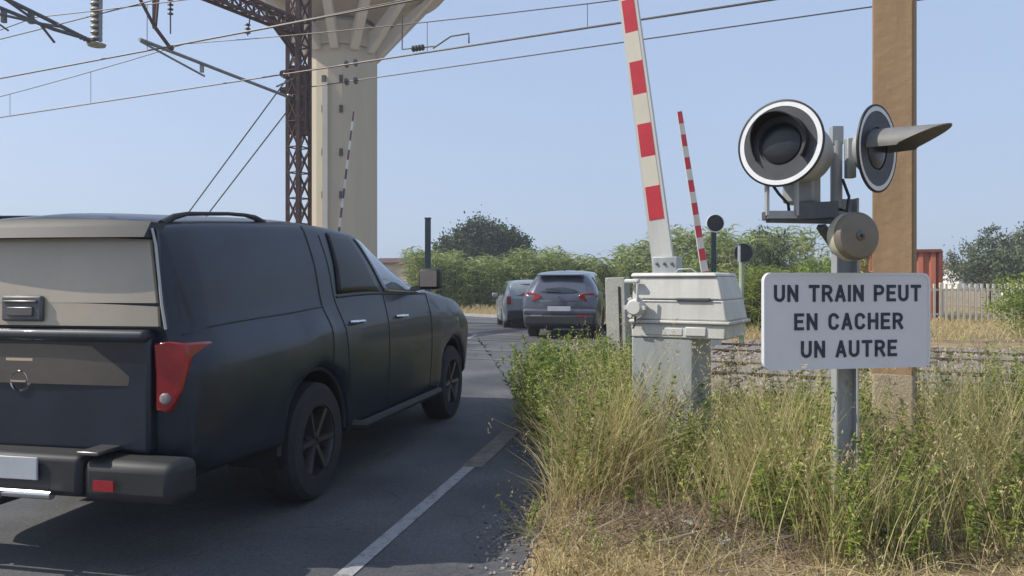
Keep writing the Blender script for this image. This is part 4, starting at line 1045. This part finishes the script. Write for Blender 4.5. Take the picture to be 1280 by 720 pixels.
def vedge(Y): return np.interp(Y, [3, 4, 6, 7, 8, 9, 10.5, 13], [-.12, .07, .32, .24, .16, .22, .75, 2.0])+.05*np.sin(Y*2.3)+.04*np.sin(Y*5.1)
def scatter(N, y0, y1, x1, fn, w=None):
    """points on the verge with a density function, also off the plinth, posts and track bed"""
    Y = rng.uniform(y0, y1, N*5); X = rng.uniform(-.5, x1, N*5)
    ok = (X > vedge(Y))&(toff(X, Y) < -1.1+.3*rng.random(N*5))&(rng.random(N*5) < fn(X, Y))
    X, Y = X[ok][:N], Y[ok][:N]; return X, Y
def clump(X, Y, f, s=0): return .5+.5*np.sin(X*f+1.3*np.sin(Y*f*.7+s)+s)*np.cos(Y*f*.9+1.7*np.sin(X*f*.6+s*2))
# height field of the growth: tall at the left bush and between the posts, low and bare at the front
def tall(X, Y):
    front = 4.75-.75*sm(1.25, 1.7, X)                       # the low strip is deeper left of the signal
    h = .11+.50*sm(front-.1, front+.85, Y+.10*np.sin(X*4))
    h *= .50+.85*clump(X, Y, 2.6, 1)**1.3
    h *= 1-.38*np.exp(-(((X-1.25)/.38)**2+((Y-5.2)/.6)**2))
    h *= 1-.75*sm(6.3, 7.8, Y)*sm(1.2, 2.2, X)
    h = np.where(X < vedge(Y)+.10, h*.75, h)
    bare = np.exp(-(((X-.95)/.45)**2+((Y-4.7)/.33)**2)); return h*(1-.5*bare)
# dry grass
X, Y = scatter(60000, 3.1, 12.5, 8.5, lambda X, Y: (.06+.94*clump(X, Y, 3.3, 0)**1.2)*(1-.75*np.exp(-(((X-1.3)/.9)**2+((Y-4.5)/.35)**2)))*np.clip(1.6-.08*Y, .3, 1))
N = len(X); th = rng.random(N)*6.28; H_ = np.clip(tall(X, Y), .10, .8)*(.5+.7*rng.random(N))
P0 = np.stack([X, Y, np.zeros(N)], -1); d = unit(np.stack([.28*np.cos(th), .28*np.sin(th), np.ones(N)], -1))
bend = np.stack([np.cos(th), np.sin(th), -.55*np.ones(N)], -1)*(H_*(.15+.55*rng.random(N)))[:, None]
V, F = ribbons(P0, d, H_*1.15, .004+.006*rng.random(N), bend, 3)
rn = np.repeat(np.clip(.30+.36*rng.standard_normal(N)*.6+.3*clump(X, Y, 3.1, 4)*rng.random(N), 0, .8)+np.where((clump(X, Y, 1.5, 2) > .50)&(rng.random(N) < .65), .34, 0), 3)
parts = [(V, F, rn)]
# a second, sparser layer of tall wispy grass that stands above the rest
X2, Y2 = scatter(3600, 3.75, 6.6, 5.5, lambda X, Y: sm(4.7-.95*sm(1.25, 1.8, X), 5.3-.95*sm(1.25, 1.8, X), Y)*(.25+.75*clump(X, Y, 3.1, 7))); CL = [(1.84, 4.2, .16, .10, 320), (1.52, 4.85, .17, .2, 750), (.62, 6.2, .2, .45, 650), (2.75, 5.0, .3, .25, 500), (1.95, 5.6, .2, .25, 350)]
X2 = np.concatenate([X2]+[rng.normal(c[0], c[2], c[4]) for c in CL]); Y2 = np.concatenate([Y2]+[rng.normal(c[1], c[3], c[4]) for c in CL]); ok = X2 > vedge(Y2); X2, Y2 = X2[ok], Y2[ok]; n2_ = len(X2); th = rng.random(n2_)*6.28
H2 = np.clip(tall(X2, Y2)*1.15, .42, .8)*(.8+.6*rng.random(n2_)); P2 = np.stack([X2, Y2, np.zeros(n2_)], -1); d2_ = unit(np.stack([.2*np.cos(th), .2*np.sin(th), np.ones(n2_)], -1))
b2_ = np.stack([np.cos(th), np.sin(th), -.35*np.ones(n2_)], -1)*(H2*(.1+.3*rng.random(n2_)))[:, None]
v, f = ribbons(P2, d2_, H2*1.15, .0035+.004*rng.random(n2_), b2_, 3); parts.append((v, f, np.repeat(np.clip(.66+.26*rng.standard_normal(n2_), .2, 1), 3)))
q_ = rng.choice(n2_, 800, replace=False); tp_ = P2[q_]+d2_[q_]*(H2[q_]*1.15)[:, None]+b2_[q_]
C = np.repeat(tp_, 14, 0)+rng.standard_normal((800*14, 3))*np.array([.012, .012, .04]); v, f = leaves(C, .024, .007, 1.5); parts.append((v, f, np.repeat(.5+.2*rng.random(800), 14)))
# seed heads
idx = rng.choice(N, 3800); tip = P0[idx]+d[idx]*(H_[idx]*1.15)[:, None]*1.1+bend[idx]
rep = 9; C = np.repeat(tip, rep, 0)+rng.standard_normal((len(tip)*rep, 3))*np.array([.012, .012, .035])
v, f = leaves(C, .022, .006, 1.5); parts.append((v, f, np.repeat(.5+.2*rng.random(len(tip)), rep)))
# straw lying on the ground
Xs, Ys = scatter(5200, 3.2, 7, 6, lambda X, Y: .6+0*X); n_ = len(Xs); th = rng.random(n_)*6.28
v, f = ribbons(np.stack([Xs, Ys, .01+.03*rng.random(n_)], -1), np.stack([np.cos(th), np.sin(th), .12*rng.random(n_)], -1), .12+.2*rng.random(n_), .004+.004*rng.random(n_), rng.standard_normal((n_, 3))*np.array([.04, .04, .0]), 3)
parts.append((v, f, np.repeat(.35+.3*rng.random(n_), 3)))
V, F, rn = cat(parts); tag(npmesh('dry_grass', V, F, rn, M['dry']), 'dry straw coloured grass filling the verge around the signal', 'grass', kind='stuff')

def stalks(X, Y, Hh, nl, ll, lw, spread=.12, zbase=0):
    """upright leafy weeds: stem ribbon plus many narrow leaves"""
    N = len(X); P0 = np.stack([X, Y, np.full(N, zbase)], -1); th = rng.random(N)*6.28
    d = unit(np.stack([spread*np.cos(th), spread*np.sin(th), np.ones(N)], -1)*1.0)
    bend = rng.standard_normal((N, 3))*np.array([.10, .10, .0])*Hh[:, None]
    v, f = ribbons(P0, d, Hh, np.full(N, .009), bend, 4); sv, sf, sr = v, f, np.repeat(rng.random(N), 4)
    t = rng.random((N, nl))**.75; t = .12+.88*t
    C = P0[:, None]+d[:, None]*(Hh[:, None]*t)[..., None]+bend[:, None]*(t**2)[..., None]
    C = C.reshape(-1, 3); k = len(C); a = rng.random(k)*6.28
    ld = unit(np.stack([np.cos(a), np.sin(a), .2+.9*rng.random(k)], -1)); L_ = ll*(.5+.8*rng.random(k))*(1.15-.6*t.ravel())
    v, f = ribbons(C, ld, L_, lw*(.6+.7*rng.random(k)), np.stack([np.zeros(k), np.zeros(k), -.35*L_], -1), 2)
    lr = np.repeat(np.clip(np.repeat(.2+.55*rng.random(N), nl)+.2*rng.standard_normal(k), 0, 1), 2)
    return (sv, sf, sr), (v, f, lr)
X, Y = scatter(2500, 4.05, 9, 6.5, lambda X, Y: np.clip(clump(X, Y, 2.3, 3)*2-.7, .04, 1)*sm(4.75-.75*sm(1.25, 1.7, X), 5.6-.9*sm(1.25, 1.7, X), Y+.2*np.sin(3*X))*(1-.7*sm(6, 9, Y)))
Hh = np.clip(tall(X, Y)*1.25, .2, .95)*(.75+.45*rng.random(len(X)))
S1 = stalks(X, Y, Hh, 56, .068, .0145)
# left bush: broad leafy plants hanging over the road edge
n_ = 620; Yb = rng.uniform(6.2, 9.2, n_); Xb = vedge(Yb)+rng.uniform(-.12, 1.15, n_)
S2 = stalks(Xb, Yb, (.50+.42*rng.random(n_)), 58, .075, .021, .28)
# plants around the plinth, post and pole
pts = [(1.2, 5.55, .55, 26), (1.6, 5.3, .6, 30), (1.95, 5.2, .7, 26), (2.35, 4.85, .55, 22), (2.0, 4.22, .42, 12), (1.78, 4.25, .60, 30), (2.4, 4.3, .40, 10), (1.45, 4.5, .46, 14), (2.9, 4.5, .45, 12), (1.35, 5.1, .5, 22), (2.9, 5.2, .5, 26), (3.0, 6.3, .75, 26), (1.75, 6.6, .75, 18)]
Xc = np.concatenate([rng.normal(a, .17, k) for a, b_, c, k in pts]); Yc = np.concatenate([rng.normal(b_, .16, k) for a, b_, c, k in pts]); Hc = np.concatenate([c*(.6+.6*rng.random(k)) for a, b_, c, k in pts])
S3 = stalks(Xc, Yc, Hc, 56, .068, .016, .2)
# low green ground leaves at the front
Xl, Yl = scatter(420, 4.05, 5.8, 4.2, lambda X, Y: np.clip(clump(X, Y, 2.6, 5)*1.6-.5, 0, 1))
S4 = stalks(Xl, Yl, .10+.22*rng.random(len(Xl)), 26, .05, .009, .5)
V, F, rn = cat([q[1] for q in (S1, S2, S3, S4)]); tag(npmesh('leafy_weeds', V, F, rn, M['green']), 'green leafy weeds standing among the dry grass of the verge', 'weeds', kind='stuff')
V, F, rn = cat([q[0] for q in (S1, S2, S3, S4)]); tag(npmesh('weed_stems', V, F, rn, M['stem']), 'thin upright stems of the verge weeds', 'weeds', kind='stuff')
# dead brush
n_ = 3200; Xd = rng.normal(1.3, .6, n_); Yd = rng.normal(4.6, .32, n_); ok = Xd > vedge(Yd); Xd, Yd = Xd[ok], Yd[ok]; n_ = len(Xd); th = rng.random(n_)*6.28
v, f = ribbons(np.stack([Xd, Yd, .01+.05*rng.random(n_)], -1), unit(np.stack([np.cos(th), np.sin(th), .1+.5*rng.random(n_)], -1)), .1+.25*rng.random(n_), .003+.004*rng.random(n_), rng.standard_normal((n_, 3))*.05, 3)
tag(npmesh('dead_brush', v, f, np.repeat(rng.random(n_), 3), M['twig']), 'brown dead brush lying on the bare soil in front', 'brush', kind='stuff')
# pebbles and crumbs on the verge and the road edge
Xp, Yp = scatter(3000, 3.2, 7, 6, lambda X, Y: .7+0*X); Xq = rng.uniform(-.25, .1, 900); Yq = rng.uniform(3.2, 9.5, 900); Xq = vedge(Yq)-np.abs(rng.normal(0, .12, 900))
stones('gravel', np.concatenate([np.stack([Xp, Yp, np.full(len(Xp), .004)], -1), np.stack([Xq, Yq, np.full(900, .012)], -1)]), .009, M['stone'], label='small pebbles scattered over the bare verge soil', cat='gravel')
for k, (x, y, a, lab) in enumerate([(1.02, 4.65, .3, 'pale scrap of litter lying in the brush below the barrier box'), (1.15, 4.32, 1.2, 'crumpled pale litter scrap nearest the road at the front'), (1.72, 4.55, 2.1, 'whitish litter scrap on the soil under the sign'), (1.60, 5.6, .8, 'white scrap caught in the weeds right of the plinth')]):
    b = MB(); n_ = 5
    for j in range(n_):
        for i in range(n_): b.v.append(((i-2)*.018+random.uniform(-.006, .006), (j-2)*.013+random.uniform(-.005, .005), .02+random.uniform(0, .03)))
    for j in range(n_-1):
        for i in range(n_-1): q = j*n_+i; b.f.append((q, q+1, q+n_+1, q+n_)); b.m.append(0)
    o = b.build('litter', M['litter'], loc=(x, y, .38 if k == 3 else .01), rotz=a); o.modifiers.new('thick', 'SOLIDIFY').thickness = .002
    tag(o, lab, 'litter', 'scraps of litter on the verge')

# cane thicket beyond the crossing
def canes(name, X, Y, Hh, nl, ll, lw, m, label, lean=.12):
    N = len(X); P0 = np.stack([X, Y, np.zeros(N)], -1); th = rng.random(N)*6.28
    d = unit(np.stack([lean*np.cos(th), lean*np.sin(th), np.ones(N)], -1)); bend = rng.standard_normal((N, 3))*np.array([.18, .18, 0])
    v, f = ribbons(P0, d, Hh, np.full(N, .03), bend, 3); A = (v, f, np.repeat(.5+.4*rng.random(N), 3))
    t = .10+.9*rng.random((N, nl)); C = (P0[:, None]+d[:, None]*(Hh[:, None]*t)[..., None]+bend[:, None]*(t**2)[..., None]).reshape(-1, 3); k = len(C); a = rng.random(k)*6.28
    ld = unit(np.stack([np.cos(a), np.sin(a), .7+.9*rng.random(k)], -1)); L_ = ll*(.6+.6*rng.random(k))
    v, f = ribbons(C, ld, L_, lw*(.7+.6*rng.random(k)), np.stack([.3*np.cos(a)*L_, .3*np.sin(a)*L_, -.75*L_], -1), 3)
    B_ = (v, f, np.repeat(np.clip(np.repeat(.15+.55*rng.random(N), nl)+.22*rng.standard_normal(k), 0, 1), 3))
    V, F, rn = cat([A, B_]); return tag(npmesh(name, V, F, rn, m), label, 'reeds', kind='stuff')
n_ = 1700; X = rng.uniform(-5.0, 12, n_); base = np.where(X < 4.2, 38, 38-(X-4.2)*.9); Y = base+rng.uniform(-.2, 3.2, n_)
Hh = 2.35+.45*np.sin(X*1.1)*.5+.35*rng.random(n_)+.95*sm(4.2, 7.5, X)+.25*np.sin(X*3.7)
canes('cane_thicket', X, Y, Hh, 15, .62, .075, M['cane'], 'tall green cane thicket behind the cars')
n_ = 1100; X = rng.uniform(4.6, 9.6, n_); Y = 28.2-X*.85+rng.uniform(0, 3.5, n_); ok = toff(X, Y) > 7.8; X, Y = X[ok], Y[ok]; Hh = 1.25+.4*rng.random(len(X))+.25*np.sin(X*2)
canes('reed_grass', X, Y, Hh, 16, .5, .04, leafmat('yellow_reed', [(.12, .17, .03), (.26, .31, .07), (.42, .42, .15)], .6, .4), 'yellow green reed grass beyond the tracks right of the white box')
# grass at the foot of the canes and tracks
n_ = 9000; X = rng.uniform(-8, 22, n_); Y = rng.uniform(19, 37.5, n_); ok = (toff(X, Y) > 7.4); 
RX = np.array([p[0] for p in path]); RY = np.array([p[1] for p in path]); RH = np.array([p[2] for p in path])
near = np.array([np.min((RX-3.2*np.cos(RH)-x)**2+(RY+3.2*np.sin(RH)-y)**2) for x, y in zip(X, Y)]); ok &= near > 4.4**2
X, Y = X[ok], Y[ok]; n_ = len(X); th = rng.random(n_)*6.28; H_ = .12+.3*rng.random(n_)
rep = 5; X = np.repeat(X, rep)+rng.normal(0, .12, n_*rep); Y = np.repeat(Y, rep)+rng.normal(0, .12, n_*rep); n_ = len(X); th = rng.random(n_)*6.28; H_ = .10+.28*rng.random(n_)
v, f = ribbons(np.stack([X, Y, np.zeros(n_)], -1), unit(np.stack([.3*np.cos(th), .3*np.sin(th), np.ones(n_)], -1)), H_, np.full(n_, .018), np.stack([np.cos(th), np.sin(th), -.4*np.ones(n_)], -1)*(H_*.4)[:, None], 2)
tag(npmesh('field_grass', v, f, np.repeat(.25+.45*rng.random(n_), 2), M['dry']), 'short dry grass tufts beyond the railway tracks', 'grass', kind='stuff')

def tree(name, loc, lobes, nleaf, ll, lw, m, label, trunk=(.2, 2.0), limbs=6, group=None, cat_='tree', up=.3):
    """lobes: (dx, dy, dz, rx, ry, rz)"""
    t = thing(name, loc, label, cat_, 0, group)
    b = MB(); r0, h0 = trunk
    b.tube([(0, 0, 0), (.03, 0, h0*.5), (-.02, .03, h0)], [r0, r0*.8, r0*.6], 10)
    for k in range(limbs):
        q = lobes[k % len(lobes)]; e = Vector((q[0]+random.uniform(-.3, .3)*q[3], q[1]+random.uniform(-.3, .3)*q[4], q[2]+.3*q[5])); s0 = Vector((0, 0, h0*random.uniform(.5, 1)))
        mid = s0.lerp(e, .5)+Vector((random.uniform(-.2, .2), random.uniform(-.2, .2), -.1))*q[3]*.5
        b.tube([s0, mid, e], [r0*.42, r0*.26, r0*.08], 6)
    b.build('trunk', M['bark'], t, smooth=True)
    Cs, Rn = [], []; vol = np.array([q[3]*q[4]*q[5] for q in lobes]); cnt = (nleaf*vol/vol.sum()).astype(int)
    for q, c in zip(lobes, cnt):
        ncl = max(6, c//45); dr = unit(rng.standard_normal((ncl, 3))); rad = rng.random((ncl, 1))**.40
        cc = dr*rad*np.array(q[3:6])*(1+.10*rng.standard_normal((ncl, 1)))+np.array(q[:3])
        id_ = rng.integers(0, ncl, c); s_ = .17*(q[3]*q[4]*q[5])**(1/3)
        Cs.append(cc[id_]+rng.standard_normal((c, 3))*s_*(.5+.8*rng.random((c, 1)))); Rn.append((rng.random(ncl)*.75)[id_]+.25*rng.random(c))
    C = np.concatenate(Cs); r_ = np.concatenate(Rn); ok = C[:, 2] > .05; C, r_ = C[ok], r_[ok]
    v, f = leaves(C, ll*(.6+.7*rng.random(len(C))), lw*(.6+.7*rng.random(len(C))), up)
    npmesh('crown', v, f, r_, m, parent=t)
    return t
tree('round_tree', (-2.4, 64, 0), [(-2.0, 0, 3.5, 1.8, 1.8, 1.5), (0, 0, 4.2, 2.3, 2.2, 1.75), (1.9, 0, 3.7, 1.9, 1.9, 1.5), (3.0, 0, 2.8, 1.4, 1.5, 1.2), (-.3, 0, 2.6, 3.0, 2, 1.5), (-3, 0, 2.4, 1.2, 1.3, 1.2)], 60000, .24, .15, M['dark'], 'rounded dark evergreen tree rising behind the cane thicket', (.35, 2.6), 8)
G = 'shrubs beyond the railway tracks'
tree('shrub', (7.6, 24.5, 0), [(0, 0, 1.5, .9, .8, 1.0), (.3, 0, 2.3, .55, .5, .7), (-.5, 0, 1.2, .7, .6, .8)], 5200, .13, .05, M['grey'], 'grey green airy shrub behind the pale green lamp post', (.05, 1.2), 10, G, 'shrub', 1.2)
tree('shrub', (10.1, 26.5, 0), [(0, 0, 1.3, 1.1, .9, .9), (.9, 0, 1.3, .9, .8, .9), (-.8, 0, 1.1, .8, .8, .8)], 6500, .14, .06, M['green'], 'broad leafy shrub behind the bell and sign', (.06, 1.0), 8, G, 'shrub', .8)
tree('shrub', (4.6, 23.0, 0), [(0, 0, 1.1, .8, .8, .9), (.5, 0, 1.3, .6, .7, .9)], 4200, .12, .05, M['cane'], 'green shrub just behind the far barrier boom', (.05, .9), 8, G, 'shrub', .8)
tree('bushy_tree', (25.0, 42, 0), [(0, 0, 2.3, 1.5, 1.3, 1.4), (-1.5, 0, 2.0, 1.0, 1, 1.1), (1.5, 0, 2.4, 1.3, 1.2, 1.4), (.2, 0, 3.4, .8, .7, .8)], 7000, .2, .08, M['grey'], 'wispy grey green tree behind the picket fence', (.14, 1.8), 12, None, 'tree', .8)
tree('bushy_tree', (29.5, 46, 0), [(0, 0, 2.3, 1.6, 1.3, 1.5), (-1.5, 0, 2.0, 1.2, 1, 1.2), (.4, 0, 3.6, 1.1, 1, 1.1)], 7000, .2, .09, M['grey'], 'taller feathery tree at the far right edge', (.16, 1.8), 12, None, 'tree', .8)
tree('green_bush', (13.2, 20.6, 0), [(0, 0, .8, .8, .8, .8), (.7, 0, .7, .8, .8, .8), (.3, 0, 1.3, .5, .5, .5)], 6500, .10, .04, M['green'], 'yellow green bush in front of the fence at the right edge', (.05, .6), 8, None, 'bush', .6)
tree('green_bush', (7.55, 11.2, 0), [(0, 0, .45, .35, .35, .45), (.3, .1, .4, .3, .3, .4)], 2200, .06, .018, M['green'], 'small dark green bush beside the rails at the right', (.02, .3), 6, None, 'bush', .8)
# far wooded skyline
n_ = 16000; X = rng.uniform(-160, 230, n_); Y = 165+rng.uniform(0, 25, n_); Hm = 2.2+1.7*clump(X*.06, X*.02, 1.0, 1)+1.2*clump(X*.3, X*.1, 1, 3)
v, f = leaves(np.stack([X, Y, Hm*rng.random(n_)**.6], -1), 1.6, 1.1, .2)
tag(npmesh('far_woodland', v, f, rng.random(n_), M['dark']), 'low dark woodland along the horizon', 'woodland', kind='stuff')

# ------------------------------------------------------------------ summer haze
b = MB(); b.box((20, 95, 20.5), (460, 330, 43)); hz = b.build('haze', bpy.data.materials.new('haze_air')); m = hz.data.materials[0]; m.use_nodes = True
n, l = m.node_tree.nodes, m.node_tree.links; n.remove(n['Principled BSDF']); pv = n.new('ShaderNodeVolumePrincipled')
pv.inputs['Color'].default_value = (.86, .91, 1, 1); pv.inputs['Density'].default_value = .0017; pv.inputs['Anisotropy'].default_value = .2
l.new(pv.outputs[0], n['Material Output'].inputs['Volume']); tag(hz, kind='stuff')
